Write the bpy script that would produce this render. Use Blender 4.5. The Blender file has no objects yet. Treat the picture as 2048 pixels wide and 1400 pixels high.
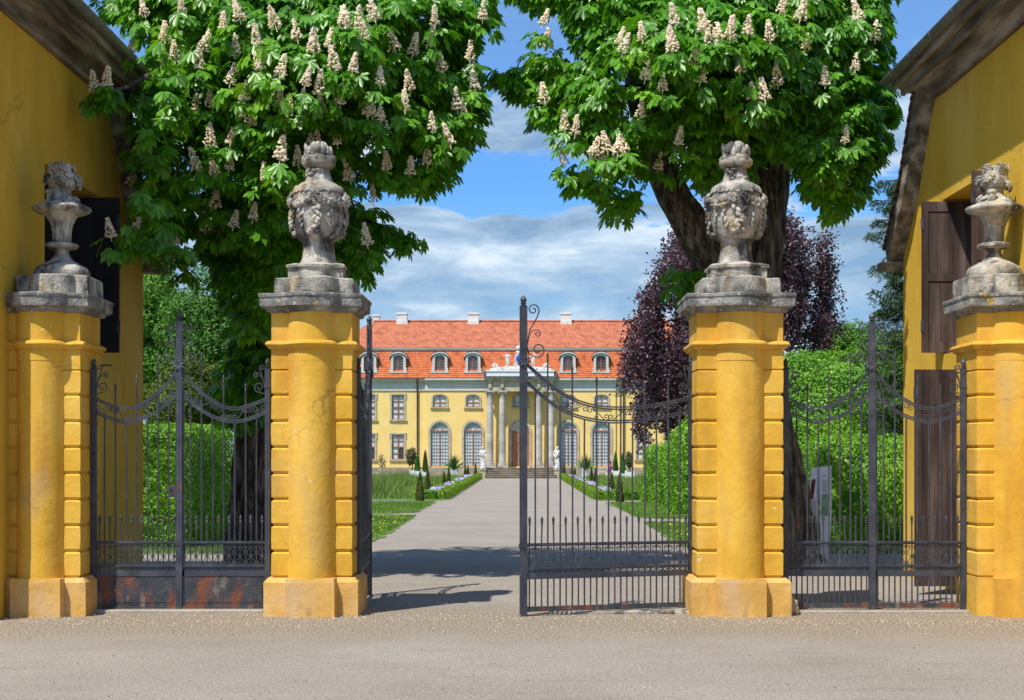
import bpy, bmesh, math, random
import numpy as np
from mathutils import Vector, Matrix, noise as mnoise
R = math.radians
random.seed(7)
RNG = np.random.default_rng(11)
sc = bpy.context.scene
C = sc.collection

# ------------------------------------------------------------------ camera
cam_d = bpy.data.cameras.new('camera')
cam = bpy.data.objects.new('camera', cam_d); C.objects.link(cam)
cam.location = (0, 0, 1.65); cam.rotation_euler = (R(90), 0, 0)
cam_d.sensor_width = 36; cam_d.lens = 36 * 3000 / 2048
cam_d.shift_x = -17 / 2048; cam_d.shift_y = 208 / 2048
cam_d.clip_end = 3000; cam_d.clip_start = .1
sc.camera = cam

def at(px, py, Y):
    """photo pixel (2048 wide) at distance Y -> world point"""
    s = 3000.0 / Y
    return Vector(((px - 1041) / s, Y, 1.65 + (908 - py) / s))
def gy(py):
    return 3000 * 1.65 / (py - 908)

# ------------------------------------------------------------------ sun and sky
SUN_EL = 58
travel = Vector((.62 * math.cos(R(SUN_EL)), .785 * math.cos(R(SUN_EL)), -math.sin(R(SUN_EL)))).normalized()
sun_d = bpy.data.lights.new('sun', 'SUN'); sun_d.energy = 3.7; sun_d.angle = R(.55); sun_d.color = (1, .955, .88)
sun = bpy.data.objects.new('sun', sun_d); C.objects.link(sun)
sun.rotation_euler = travel.to_track_quat('-Z', 'Y').to_euler()
sc.view_settings.view_transform = 'Standard'; sc.view_settings.look = 'None'
sc.view_settings.gamma = 1; sc.view_settings.exposure = .56
try: sc.view_settings.use_curve_mapping = False
except Exception: pass

w = bpy.data.worlds.new('World'); sc.world = w; w.use_nodes = True
nt = w.node_tree; nt.nodes.clear()
def N(nt, t, **k):
    n = nt.nodes.new(t)
    for a, b in k.items(): setattr(n, a, b)
    return n
def lk(nt, a, b): nt.links.new(a, b)
def mth(nt, op, a, b=None, c=None):
    n = N(nt, 'ShaderNodeMath', operation=op)
    for i, v in enumerate((a, b, c)):
        if v is None: continue
        if isinstance(v, (int, float)): n.inputs[i].default_value = v
        else: lk(nt, v, n.inputs[i])
    return n.outputs[0]
def ramp(nt, fac, stops, interp='LINEAR'):
    n = N(nt, 'ShaderNodeValToRGB'); cr = n.color_ramp; cr.interpolation = interp
    while len(cr.elements) < len(stops): cr.elements.new(.5)
    for e, (p, c) in zip(cr.elements, stops):
        e.position = p
        e.color = (c, c, c, 1) if isinstance(c, (int, float)) else (*c[:3], 1)
    lk(nt, fac, n.inputs[0]); return n.outputs[0]
def mixc(nt, f, a, b, mode='MIX'):
    n = N(nt, 'ShaderNodeMix', data_type='RGBA', blend_type=mode)
    for i, v in ((0, f), (6, a), (7, b)):
        if isinstance(v, (int, float)): n.inputs[i].default_value = v
        elif isinstance(v, (tuple, list)): n.inputs[i].default_value = (*v[:3], 1)
        else: lk(nt, v, n.inputs[i])
    return n.outputs[2]

sky = N(nt, 'ShaderNodeTexSky', sky_type='NISHITA'); sky.sun_disc = False
sky.sun_elevation = R(SUN_EL); sky.sun_rotation = math.atan2(-travel.x, -travel.y) % (2 * math.pi)
sky.air_density = 1.0; sky.dust_density = .4; sky.ozone_density = 2.5
hs = N(nt, 'ShaderNodeHueSaturation'); hs.inputs['Saturation'].default_value = .95; hs.inputs['Value'].default_value = .72
lk(nt, sky.outputs[0], hs.inputs['Color'])
tc = N(nt, 'ShaderNodeTexCoord'); sx = N(nt, 'ShaderNodeSeparateXYZ'); lk(nt, tc.outputs['Generated'], sx.inputs[0])
az = mth(nt, 'ARCTAN2', sx.outputs[0], sx.outputs[1])
hyp = mth(nt, 'SQRT', mth(nt, 'ADD', mth(nt, 'MULTIPLY', sx.outputs[0], sx.outputs[0]), mth(nt, 'MULTIPLY', sx.outputs[1], sx.outputs[1])))
el = mth(nt, 'DIVIDE', sx.outputs[2], mth(nt, 'MAXIMUM', hyp, .05))
cmb = N(nt, 'ShaderNodeCombineXYZ'); lk(nt, mth(nt, 'MULTIPLY', az, 9.), cmb.inputs[0]); lk(nt, mth(nt, 'MULTIPLY', el, 26.), cmb.inputs[1])
n1 = N(nt, 'ShaderNodeTexNoise'); n1.inputs['Scale'].default_value = 1.1; n1.inputs['Detail'].default_value = 9; n1.inputs['Roughness'].default_value = .56
lk(nt, cmb.outputs[0], n1.inputs['Vector'])
cmb2 = N(nt, 'ShaderNodeCombineXYZ'); lk(nt, mth(nt, 'MULTIPLY', az, 11.), cmb2.inputs[0]); lk(nt, mth(nt, 'MULTIPLY', el, 36.), cmb2.inputs[1]); cmb2.inputs[2].default_value = 3.3
n2 = N(nt, 'ShaderNodeTexNoise'); n2.inputs['Scale'].default_value = 1.0; n2.inputs['Detail'].default_value = 9; n2.inputs['Roughness'].default_value = .6; n2.inputs['Distortion'].default_value = .35
lk(nt, cmb2.outputs[0], n2.inputs['Vector'])
# a cloud bank low over the horizon, a clear band, a softer grey cloud above it
elw = mth(nt, 'ADD', el, mth(nt, 'MULTIPLY', mth(nt, 'SUBTRACT', n1.outputs[0], .5), .12))
prof = ramp(nt, mth(nt, 'MULTIPLY', elw, 2.5), [(0, .72), (.28, .78), (.36, .95), (.392, .92), (.415, .22), (.455, .14), (.49, .88), (.585, .88), (.63, .30), (.75, .30)])
cov = mth(nt, 'ADD', prof, mth(nt, 'MULTIPLY', mth(nt, 'SUBTRACT', n2.outputs[0], .5), .9))
cm = ramp(nt, cov, [(.3, 0), (.85, .92)], 'EASE')
shade = mth(nt, 'ADD', mth(nt, 'MULTIPLY', n2.outputs[0], .62), mth(nt, 'MULTIPLY', n1.outputs[0], .38))
ccol = ramp(nt, shade, [(.40, (1.15, 1.8, 2.6)), (.51, (2.1, 2.85, 3.7)), (.60, (3.6, 4.15, 4.6)), (.67, (4.5, 4.9, 5.1))])
scol = mixc(nt, 1.0, hs.outputs[0], ramp(nt, mth(nt, 'MULTIPLY', el, 2.5), [(0, (.75, .95, 1.1)), (.45, (.38, .72, 1.12)), (.7, (.58, .82, 1.08)), (1, (.8, .95, 1.1))]), 'MULTIPLY')
mixs = mixc(nt, cm, scol, ccol)
bg = N(nt, 'ShaderNodeBackground'); bg.inputs[1].default_value = .148
lk(nt, mixs, bg.inputs[0]); wo = N(nt, 'ShaderNodeOutputWorld'); lk(nt, bg.outputs[0], wo.inputs[0])

# ------------------------------------------------------------------ materials
def M(name, cols, scale=3., rough=.8, detail=6, bump=0., bscale=20., stretch=(1, 1, 1), metallic=0., layers=(), spec=.3, fine=.0, fscale=60., trans=0., island=0., bstretch=(1, 1, 1), nrough=.55, bdist=.02):
    m = bpy.data.materials.new(name); m.use_nodes = True; nt = m.node_tree
    b = nt.nodes['Principled BSDF']; b.inputs['Roughness'].default_value = rough; b.inputs['Metallic'].default_value = metallic
    b.inputs['Specular IOR Level'].default_value = spec
    tc = N(nt, 'ShaderNodeTexCoord'); oi = N(nt, 'ShaderNodeObjectInfo'); va = N(nt, 'ShaderNodeVectorMath', operation='ADD'); lk(nt, tc.outputs['Object'], va.inputs[0]); lk(nt, oi.outputs['Location'], va.inputs[1])
    def nz(sc_, st, det=6, off=0, rg=.55):
        mp = N(nt, 'ShaderNodeMapping'); mp.inputs['Scale'].default_value = st; mp.inputs['Location'].default_value = (off, off * .7, off * .3)
        lk(nt, va.outputs[0], mp.inputs[0])
        n = N(nt, 'ShaderNodeTexNoise'); n.inputs['Scale'].default_value = sc_; n.inputs['Detail'].default_value = det; n.inputs['Roughness'].default_value = rg
        lk(nt, mp.outputs[0], n.inputs['Vector']); return n.outputs[0]
    col = ramp(nt, nz(scale, stretch, detail, rg=nrough), cols)
    for i, (lc, lscale, lstretch, lo, hi, amt) in enumerate(layers):
        f = ramp(nt, nz(lscale, lstretch, 8, 5 + 3 * i), [(lo, 0), (hi, amt)])
        col = mixc(nt, f, col, lc)
    if fine:
        f = nz(fscale, (1, 1, 1), 3, 9)
        col = mixc(nt, 1., col, ramp(nt, f, [(.3, 1 - fine), (.7, 1 + fine)]), 'MULTIPLY')
    if island:
        g = N(nt, 'ShaderNodeNewGeometry')
        col = mixc(nt, 1., col, ramp(nt, g.outputs['Random Per Island'], [(0, (1 - island, 1 - island, 1 - island)), (1, (1 + island * 1.3, 1 + island, 1 + island * .5))]), 'MULTIPLY')
    lk(nt, col, b.inputs['Base Color'])
    if bump:
        bn = N(nt, 'ShaderNodeBump'); bn.inputs['Strength'].default_value = bump; bn.inputs['Distance'].default_value = bdist
        lk(nt, nz(bscale, bstretch, 8, 2), bn.inputs['Height']); lk(nt, bn.outputs[0], b.inputs['Normal'])
    if trans:
        t = N(nt, 'ShaderNodeBsdfTranslucent'); lk(nt, mixc(nt, 1., col, (1.5, 1.35, .4), 'MULTIPLY'), t.inputs[0])
        ms = N(nt, 'ShaderNodeMixShader'); ms.inputs[0].default_value = trans
        lk(nt, b.outputs[0], ms.inputs[1]); lk(nt, t.outputs[0], ms.inputs[2])
        lk(nt, ms.outputs[0], nt.nodes['Material Output'].inputs[0])
    return m

m_stucco = M('yellow_stucco', [(.3, (.57, .305, .025)), (.5, (.70, .395, .042)), (.7, (.74, .46, .08))], 1.9, .9, bump=.45, bscale=9, stretch=(1, 1, .6), layers=[
    ((.78, .54, .17), 1.1, (1, 1, .5), .54, .74, .35),
    ((.50, .22, .03), 2.6, (1, 1, .3), .50, .68, .6), ((.46, .30, .10), 7, (1, 1, .10), .54, .72, .5), ((.42, .32, .18), 1.7, (1, 1, .5), .58, .74, .5), ((.30, .2, .09), 6, (1, 1, .12), .62, .8, .55), ((.78, .66, .5), 9, (1, 1, 1), .70, .73, .7)], fine=.05, fscale=50)
def cracks(m, col=(.16, .09, .03), sc_=1.7, amt=.5):
    nt = m.node_tree; b = nt.nodes['Principled BSDF']; src = b.inputs['Base Color'].links[0].from_socket
    tc = N(nt, 'ShaderNodeTexCoord'); n = N(nt, 'ShaderNodeTexNoise'); n.inputs['Scale'].default_value = 4; n.inputs['Detail'].default_value = 6; lk(nt, tc.outputs['Object'], n.inputs['Vector'])
    oi = N(nt, 'ShaderNodeObjectInfo'); va = N(nt, 'ShaderNodeVectorMath', operation='ADD'); lk(nt, tc.outputs['Object'], va.inputs[0]); lk(nt, oi.outputs['Location'], va.inputs[1])
    mx = mixc(nt, .22, va.outputs[0], n.outputs['Color'])
    v = N(nt, 'ShaderNodeTexVoronoi', feature='DISTANCE_TO_EDGE'); v.inputs['Scale'].default_value = sc_; lk(nt, mx, v.inputs['Vector'])
    n2 = N(nt, 'ShaderNodeTexNoise'); n2.inputs['Scale'].default_value = 1.3; lk(nt, va.outputs[0], n2.inputs['Vector'])
    f = mth(nt, 'MULTIPLY', ramp(nt, v.outputs['Distance'], [(0, 1), (.006, .8), (.014, 0)]), ramp(nt, n2.outputs[0], [(.54, 0), (.68, amt)]))
    lk(nt, mixc(nt, f, src, col), b.inputs['Base Color'])
cracks(m_stucco)
m_plinth = M('peach_stucco', [(.3, (.52, .29, .06)), (.5, (.66, .38, .10)), (.7, (.70, .44, .17))], 2.2, .9, bump=.45, bscale=12, layers=[
    ((.55, .38, .22), 2.5, (1, 1, .6), .55, .7, .6), ((.25, .17, .1), 5, (1, 1, .3), .62, .76, .6)], fine=.1)
m_wall = M('ochre_wall', [(.3, (.62, .365, .025)), (.5, (.72, .445, .045)), (.7, (.76, .50, .095))], .9, .9, bump=.5, bscale=5, stretch=(1, 1, .5), layers=[
    ((.50, .36, .11), 1.2, (1, 1, .22), .54, .8, .35), ((.62, .30, .03), 2.4, (1, 1, .3), .55, .72, .6), ((.28, .22, .13), 3, (1, 1, .14), .62, .82, .45)], fine=.06, fscale=40)
m_stone = M('weathered_stone', [(.34, (.12, .11, .09)), (.46, (.28, .26, .215)), (.58, (.45, .41, .34)), (.70, (.58, .53, .43))], 5, .95, bump=.9, bscale=28, layers=[
    ((.03, .03, .03), 4.5, (1, 1, .4), .52, .62, .85), ((.50, .36, .19), 4, (1, 1, 1), .56, .66, .6), ((.62, .6, .55), 14, (1, 1, 1), .62, .68, .6)], fine=.2, fscale=90)
m_capstone = M('dark_capstone', [(.35, (.10, .098, .09)), (.55, (.25, .24, .215)), (.7, (.42, .40, .35))], 5, .95, bump=.9, bscale=30, layers=[
    ((.5, .34, .02), 8, (1, 1, .6), .64, .70, .75), ((.5, .49, .45), 22, (1, 1, 1), .6, .66, .7)], fine=.2, fscale=90)
m_iron = M('dark_iron', [(.3, (.035, .038, .048)), (.6, (.065, .07, .085)), (.75, (.11, .11, .12))], 7, .48, metallic=.25, spec=.5, bump=.3, bscale=60, layers=[
    ((.20, .07, .025), 5, (1, 1, 1), .68, .76, .8)])
m_rust = M('rusty_iron', [(.3, (.035, .04, .048)), (.6, (.06, .066, .075))], 6, .75, metallic=.15, bump=.5, bscale=40, layers=[
    ((.25, .075, .028), 5.5, (1, 1, .5), .47, .66, .9), ((.25, .2, .14), 9, (1, 1, .4), .58, .7, .7)])
m_gravel = M('gravel', [(.3, (.30, .258, .212)), (.5, (.345, .30, .25)), (.7, (.39, .345, .292))], .55, .95, bump=.9, bscale=70, layers=[
    ((.36, .31, .25), .9, (.25, 1, 1), .50, .68, .4), ((.50, .445, .38), 42, (1, 1, 1), .54, .61, .6), ((.12, .10, .08), 40, (1, 1, 1), .56, .63, .7), ((.14, .12, .095), 90, (1, 1, 1), .54, .62, .5), ((.20, .175, .15), 3.4, (.35, 1.6, 1), .56, .72, .35)], fine=.35, fscale=150)
m_sand = M('sandy_gravel', [(.3, (.30, .26, .20)), (.5, (.38, .33, .26)), (.7, (.46, .40, .32))], 2.2, .95, bump=.9, bscale=60, layers=[
    ((.16, .12, .09), 50, (1, 1, 1), .60, .68, .7), ((.55, .47, .37), 38, (1, 1, 1), .60, .67, .8)], fine=.25, fscale=110)
# a sandy belt of soil lies across the ground in front of the gates
_nt = m_gravel.node_tree; _b = _nt.nodes['Principled BSDF']; _src = _b.inputs['Base Color'].links[0].from_socket
_tc = N(_nt, 'ShaderNodeTexCoord'); _sp = N(_nt, 'ShaderNodeSeparateXYZ'); lk(_nt, _tc.outputs['Object'], _sp.inputs[0])
_nz = N(_nt, 'ShaderNodeTexNoise'); _nz.inputs['Scale'].default_value = .8; _nz.inputs['Detail'].default_value = 8; lk(_nt, _tc.outputs['Object'], _nz.inputs['Vector'])
_y = mth(_nt, 'ADD', _sp.outputs[1], mth(_nt, 'MULTIPLY', mth(_nt, 'SUBTRACT', _nz.outputs[0], .5), 3.2))
_f = ramp(_nt, mth(_nt, 'DIVIDE', _y, 20.), [(.64, 0), (.70, .9), (.785, .9), (.83, 0)])
_nz2 = N(_nt, 'ShaderNodeTexNoise'); _nz2.inputs['Scale'].default_value = 45; _nz2.inputs['Detail'].default_value = 4; lk(_nt, _tc.outputs['Object'], _nz2.inputs['Vector'])
_sc = ramp(_nt, _nz2.outputs[0], [(.36, (.09, .065, .045)), (.46, (.25, .20, .14)), (.55, (.33, .275, .20)), (.62, (.54, .46, .35))])
lk(_nt, mixc(_nt, _f, _src, _sc), _b.inputs['Base Color'])
m_grass = M('lawn_grass', [(.3, (.085, .16, .022)), (.55, (.13, .23, .035)), (.72, (.20, .26, .07))], .8, .9, bump=.8, bscale=30, layers=[((.22, .24, .09), 1.3, (1, 1, 1), .55, .7, .6)], fine=.25, fscale=40)
m_blade = M('grass_blades', [(.3, (.10, .20, .03)), (.6, (.16, .29, .05)), (.75, (.27, .32, .12))], .7, .7, trans=.25, island=.3)
m_blade2 = M('meadow_blades', [(.3, (.10, .19, .035)), (.6, (.19, .28, .07)), (.75, (.34, .34, .17))], .5, .7, trans=.25, island=.3)
m_leaf = M('chestnut_leaf', [(.3, (.065, .22, .012)), (.55, (.11, .33, .02)), (.75, (.22, .45, .04))], 1.2, .36, trans=.38, island=.4, spec=.5)
m_petal = M('chestnut_blossom', [(.3, (.82, .68, .54)), (.6, (.95, .91, .80))], 40, .8, island=.15, trans=.2)
m_hedge = M('hedge_leaf', [(.3, (.085, .24, .012)), (.55, (.16, .37, .02)), (.75, (.27, .48, .035))], 1.5, .45, trans=.25, island=.35, spec=.4)
m_dhedge = M('arbour_leaf', [(.3, (.08, .23, .015)), (.55, (.14, .34, .025)), (.75, (.24, .45, .04))], 1.5, .45, trans=.25, island=.35, spec=.4)
m_box = M('box_leaf', [(.3, (.10, .22, .015)), (.6, (.19, .34, .03))], 2, .6, trans=.2, island=.35)
m_cone = M('topiary_leaf', [(.3, (.06, .085, .015)), (.6, (.11, .14, .03))], 3, .6, trans=.15, island=.35)
m_yew = M('yew_leaf', [(.3, (.05, .085, .012)), (.6, (.11, .16, .02))], 1, .7, trans=.15, island=.35)
m_tree = M('bright_tree_leaf', [(.3, (.06, .17, .02)), (.6, (.13, .30, .04))], .6, .6, trans=.25, island=.35)
m_tree2 = M('mid_tree_leaf', [(.3, (.045, .13, .02)), (.6, (.09, .22, .035))], .6, .6, trans=.22, island=.35)
m_beech = M('copper_beech_leaf', [(.3, (.032, .014, .024)), (.6, (.085, .038, .060))], .6, .45, trans=.12, island=.4, spec=.5)
m_spruce = M('spruce_needles', [(.3, (.025, .06, .02)), (.6, (.055, .11, .03))], 1, .7, island=.35)
m_bark = M('chestnut_bark', [(.36, (.035, .028, .024)), (.5, (.12, .098, .08)), (.62, (.30, .255, .21))], 11, .95, stretch=(1, 1, .14), bump=1., bscale=16, bstretch=(1, 1, .16), bdist=.12, nrough=.72, layers=[((.03, .025, .02), 24, (1, 1, .12), .5, .6, .8)])
m_wood = M('brown_shutter_wood', [(.32, (.030, .019, .016)), (.52, (.075, .046, .037)), (.70, (.15, .105, .09))], 9, .8, stretch=(1, 1, .08), bump=.5, bscale=20, bstretch=(1, 1, .1))
m_dwood = M('black_shutter_wood', [(.3, (.012, .011, .012)), (.7, (.03, .028, .03))], 9, .7, stretch=(1, 1, .08), bump=.4, bscale=20, bstretch=(1, 1, .1))
m_timber = M('weathered_timber', [(.34, (.06, .05, .038)), (.5, (.18, .155, .12)), (.64, (.38, .34, .28))], 6, .9, stretch=(1, .12, 1), bump=.6, bscale=14, bstretch=(1, .15, 1))
m_gutter = M('zinc_gutter', [(.3, (.13, .125, .12)), (.7, (.22, .21, .20))], 5, .45, metallic=.4)
cracks(m_wall, (.25, .16, .06), 1.1, .5)
m_dark = M('dark_interior', [(.3, (.01, .01, .01)), (.7, (.016, .015, .014))], 3, .9)  # near-black colour stands in for unlit rooms behind openings
m_oldtile = M('old_dark_tile', [(.3, (.06, .045, .04)), (.6, (.16, .10, .075))], 6, .9, island=.4)
# palace
m_pal = M('palace_yellow', [(.3, (.84, .575, .19)), (.6, (.90, .645, .24))], 1.2, .9, bump=.25, bscale=8, layers=[((.62, .50, .24), .8, (1, 1, .5), .55, .75, .4)])
m_pstone = M('palace_sandstone', [(.3, (.36, .31, .22)), (.6, (.52, .46, .34)), (.75, (.60, .55, .44))], 3, .9, bump=.4, bscale=20)
m_pgrey = M('palace_column_stone', [(.3, (.34, .32, .29)), (.6, (.55, .51, .45))], 1.1, .9, stretch=(.3, .3, 1.4), layers=[((.26, .26, .25), .9, (.1, .1, 1), .52, .56, .5)])
m_pcorn = M('palace_cornice', [(.3, (.50, .49, .46)), (.6, (.60, .59, .56))], 1.5, .85)
m_base = M('palace_plinth_stone', [(.3, (.20, .17, .13)), (.5, (.33, .28, .21)), (.7, (.45, .38, .28))], 1.6, .95, bump=.5, bscale=10)
m_white = M('white_paint', [(.3, (.70, .70, .68)), (.6, (.80, .80, .78))], 3, .7)
m_pchim = M('chimney_render', [(.3, (.62, .60, .56)), (.6, (.74, .72, .68))], 3, .85)
m_frame = M('brown_window_wood', [(.3, (.24, .10, .04)), (.6, (.36, .17, .08))], 8, .6)
m_door = M('oak_door_wood', [(.3, (.30, .14, .075)), (.6, (.43, .22, .13))], 5, .7, stretch=(1, 1, .15))
m_marble = M('white_statue_stone', [(.3, (.50, .48, .44)), (.6, (.74, .72, .68))], 5, .8, layers=[((.2, .19, .17), 7, (1, 1, 1), .6, .72, .5)])
m_blue = M('blue_shield', [(.3, (.01, .07, .45)), (.6, (.015, .10, .6))], 3, .5)
m_lead = M('lead_flashing', [(.3, (.09, .10, .12)), (.7, (.14, .155, .18))], 3, .5)
m_pipe = M('dark_downpipe', [(.3, (.08, .05, .04)), (.7, (.12, .075, .06))], 3, .5)
def glassm(name, col, rough=.12):
    m = M(name, [(.35, tuple(c * .82 for c in col)), (.65, col)], 1.4, rough, spec=.8, bump=.08, bscale=2.5); return m
m_glass = glassm('curtained_glass', (.66, .71, .74)); m_glassd = glassm('dark_glass', (.035, .04, .05), .05)
m_leadg = glassm('leaded_dormer_glass', (.10, .14, .19), .08)
def tilem(name, c0, c1, c2, rows, slope):
    m = bpy.data.materials.new(name); m.use_nodes = True; nt = m.node_tree; b = nt.nodes['Principled BSDF']; b.inputs['Roughness'].default_value = .85
    b.inputs['Specular IOR Level'].default_value = .2
    tc = N(nt, 'ShaderNodeTexCoord'); mp = N(nt, 'ShaderNodeMapping'); sp = N(nt, 'ShaderNodeSeparateXYZ'); lk(nt, tc.outputs['Object'], sp.inputs[0])
    cb = N(nt, 'ShaderNodeCombineXYZ'); lk(nt, mth(nt, 'ADD', sp.outputs[0], mth(nt, 'MULTIPLY', sp.outputs[1], .37)), cb.inputs[0]); lk(nt, mth(nt, 'MULTIPLY', sp.outputs[2], slope), cb.inputs[1])
    br = N(nt, 'ShaderNodeTexBrick'); br.inputs['Scale'].default_value = 1; br.inputs['Row Height'].default_value = rows; br.inputs['Brick Width'].default_value = rows * 1.05
    br.inputs['Mortar Size'].default_value = rows * .11; br.inputs['Color1'].default_value = (*c0, 1); br.inputs['Color2'].default_value = (*c1, 1); br.inputs['Mortar'].default_value = (*c2, 1)
    br.inputs['Mortar Smooth'].default_value = .6
    lk(nt, cb.outputs[0], br.inputs['Vector'])
    n = N(nt, 'ShaderNodeTexNoise'); n.inputs['Scale'].default_value = 1.8; n.inputs['Detail'].default_value = 8; lk(nt, cb.outputs[0], n.inputs['Vector']); n.inputs['Roughness'].default_value = .7
    col = mixc(nt, 1., br.outputs[0], ramp(nt, n.outputs[0], [(.32, (.62, .56, .58)), (.5, (1, 1, 1)), (.68, (1.25, 1.2, 1.15))]), 'MULTIPLY')
    lk(nt, col, b.inputs['Base Color'])
    bn = N(nt, 'ShaderNodeBump'); bn.inputs['Strength'].default_value = .7; bn.inputs['Distance'].default_value = .04; lk(nt, br.outputs['Fac'], bn.inputs['Height']); bn.invert = True
    lk(nt, bn.outputs[0], b.inputs['Normal']); return m
m_tileu = tilem('upper_roof_tiles', (.50, .155, .075), (.60, .21, .12), (.26, .08, .045), .17, 1.8)
m_tilel = tilem('mansard_tiles', (.56, .15, .055), (.66, .20, .085), (.28, .08, .04), .16, 1.1)

# ------------------------------------------------------------------ object helpers
def wloc(p):
    v = Vector((0, 0, 0))
    while p is not None: v += p.location; p = p.parent
    return v
def props(o, label=None, cat=None, group=None, kind=None):
    if label: o['label'] = label
    if cat: o['category'] = cat
    if group: o['group'] = group
    if kind: o['kind'] = kind
    return o
def thing(name, label, cat, loc=(0, 0, 0), rz=0, group=None):
    o = bpy.data.objects.new(name, None); C.objects.link(o); o.location = loc; o.rotation_euler = (0, 0, rz)
    o.empty_display_size = .3
    return props(o, label, cat, group)
def link(name, me, parent=None, local=False):
    o = bpy.data.objects.new(name, me); C.objects.link(o)
    if parent is not None: o.parent = parent
    return o
def kids(o): return [c for c in bpy.data.objects if c.parent == o]
def dup(o, loc, rz=None, label=None):
    c = o.copy(); C.objects.link(c); c.location = loc
    if rz is not None: c.rotation_euler = (0, 0, rz)
    if label: c['label'] = label
    for ch in kids(o):
        d = ch.copy(); C.objects.link(d); d.parent = c
        for g in kids(ch):
            e = g.copy(); C.objects.link(e); e.parent = d
    return c

class MB:
    def __init__(s): s.v = []; s.f = []
    def add(s, vs, fs):
        b = len(s.v); s.v += [tuple(v) for v in vs]; s.f += [tuple(i + b for i in f) for f in fs]; return s
    def box(s, x0, x1, y0, y1, z0, z1):
        if x0 > x1: x0, x1 = x1, x0
        if y0 > y1: y0, y1 = y1, y0
        return s.add([(x0, y0, z0), (x1, y0, z0), (x1, y1, z0), (x0, y1, z0), (x0, y0, z1), (x1, y0, z1), (x1, y1, z1), (x0, y1, z1)],
                     [(0, 3, 2, 1), (4, 5, 6, 7), (0, 1, 5, 4), (1, 2, 6, 5), (2, 3, 7, 6), (3, 0, 4, 7)])
    def bbox(s, x0, x1, y0, y1, z0, z1, b=.01):
        """box with chamfered edges, lofted"""
        loops = []
        for z, i in ((z0, b), (z0 + b, 0), (z1 - b, 0), (z1, b)):
            loops.append([(x0 + i, y0 + i, z), (x1 - i, y0 + i, z), (x1 - i, y1 - i, z), (x0 + i, y1 - i, z)])
        return s.loft(loops)
    def loft(s, loops, closed=True, caps=True):
        n = len(loops[0]); vs = [p for l in loops for p in l]; fs = []
        for i in range(len(loops) - 1):
            for j in range(n if closed else n - 1):
                k = (j + 1) % n
                fs.append((i * n + j, i * n + k, (i + 1) * n + k, (i + 1) * n + j))
        if caps: fs.append(tuple(range(n - 1, -1, -1))); fs.append(tuple((len(loops) - 1) * n + j for j in range(n)))
        return s.add(vs, fs)
    def prism(s, poly, a0, a1, axis='y'):
        """poly of 2D points extruded along axis between a0 and a1"""
        def P(p, a):
            if axis == 'y': return (p[0], a, p[1])
            if axis == 'x': return (a, p[0], p[1])
            return (p[0], p[1], a)
        return s.loft([[P(p, a0) for p in poly], [P(p, a1) for p in poly]])
    def tube(s, pts, r, n=6, cap=True, sq=False):
        pts = [Vector(p) for p in pts]; rs = r if isinstance(r, (list, tuple)) else [r] * len(pts)
        loops = []; up = None
        for i, p in enumerate(pts):
            d = (pts[min(i + 1, len(pts) - 1)] - pts[max(i - 1, 0)])
            if d.length < 1e-9: d = Vector((0, 0, 1))
            d.normalize()
            if up is None:
                up = Vector((0, 1, 0)) if abs(d.y) < .9 else Vector((1, 0, 0))
            a = (up - d * up.dot(d))
            if a.length < 1e-6: a = d.orthogonal()
            a.normalize(); b = d.cross(a); up = a
            o = math.pi / 4 if sq else 0; k = math.sqrt(2) if sq else 1
            loops.append([tuple(p + (a * math.cos(o + 2 * math.pi * j / n) + b * math.sin(o + 2 * math.pi * j / n)) * rs[i] * k) for j in range(n)])
        return s.loft(loops, caps=cap)
    def lathe(s, prof, cx=0, cy=0, n=24, cap=True, fn=None):
        loops = []
        for r, z in prof:
            l = []
            for j in range(n):
                a = 2 * math.pi * j / n; rr = r if fn is None else fn(a, z, r)
                l.append((cx + rr * math.cos(a), cy + rr * math.sin(a), z))
            loops.append(l)
        return s.loft(loops, caps=cap)
    def ell(s, c, r, n=8, m=5, rot=None):
        c = Vector(c); vs = []; fs = []
        r = (r, r, r) if isinstance(r, (int, float)) else r
        for i in range(m + 1):
            ph = math.pi * i / m
            for j in range(n):
                a = 2 * math.pi * j / n
                p = Vector((r[0] * math.sin(ph) * math.cos(a), r[1] * math.sin(ph) * math.sin(a), r[2] * math.cos(ph)))
                if rot is not None: p = rot @ p
                vs.append(tuple(c + p))
        for i in range(m):
            for j in range(n):
                k = (j + 1) % n; fs.append((i * n + j, (i + 1) * n + j, (i + 1) * n + k, i * n + k))
        return s.add(vs, fs)
    def build(s, name, mat, parent=None, smooth=False, local=False, auto=None):
        vs = s.v
        if parent is not None and not local:
            o = wloc(parent); vs = [(v[0] - o.x, v[1] - o.y, v[2] - o.z) for v in vs]
        me = bpy.data.meshes.new(name); me.from_pydata(vs, [], s.f)
        bm = bmesh.new(); bm.from_mesh(me); bmesh.ops.recalc_face_normals(bm, faces=bm.faces); bm.to_mesh(me); bm.free()
        me.materials.append(mat)
        if smooth:
            me.shade_smooth()
            try: me.set_sharp_from_angle(angle=R(auto or 40))
            except Exception: pass
        return link(name, me, parent)

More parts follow.
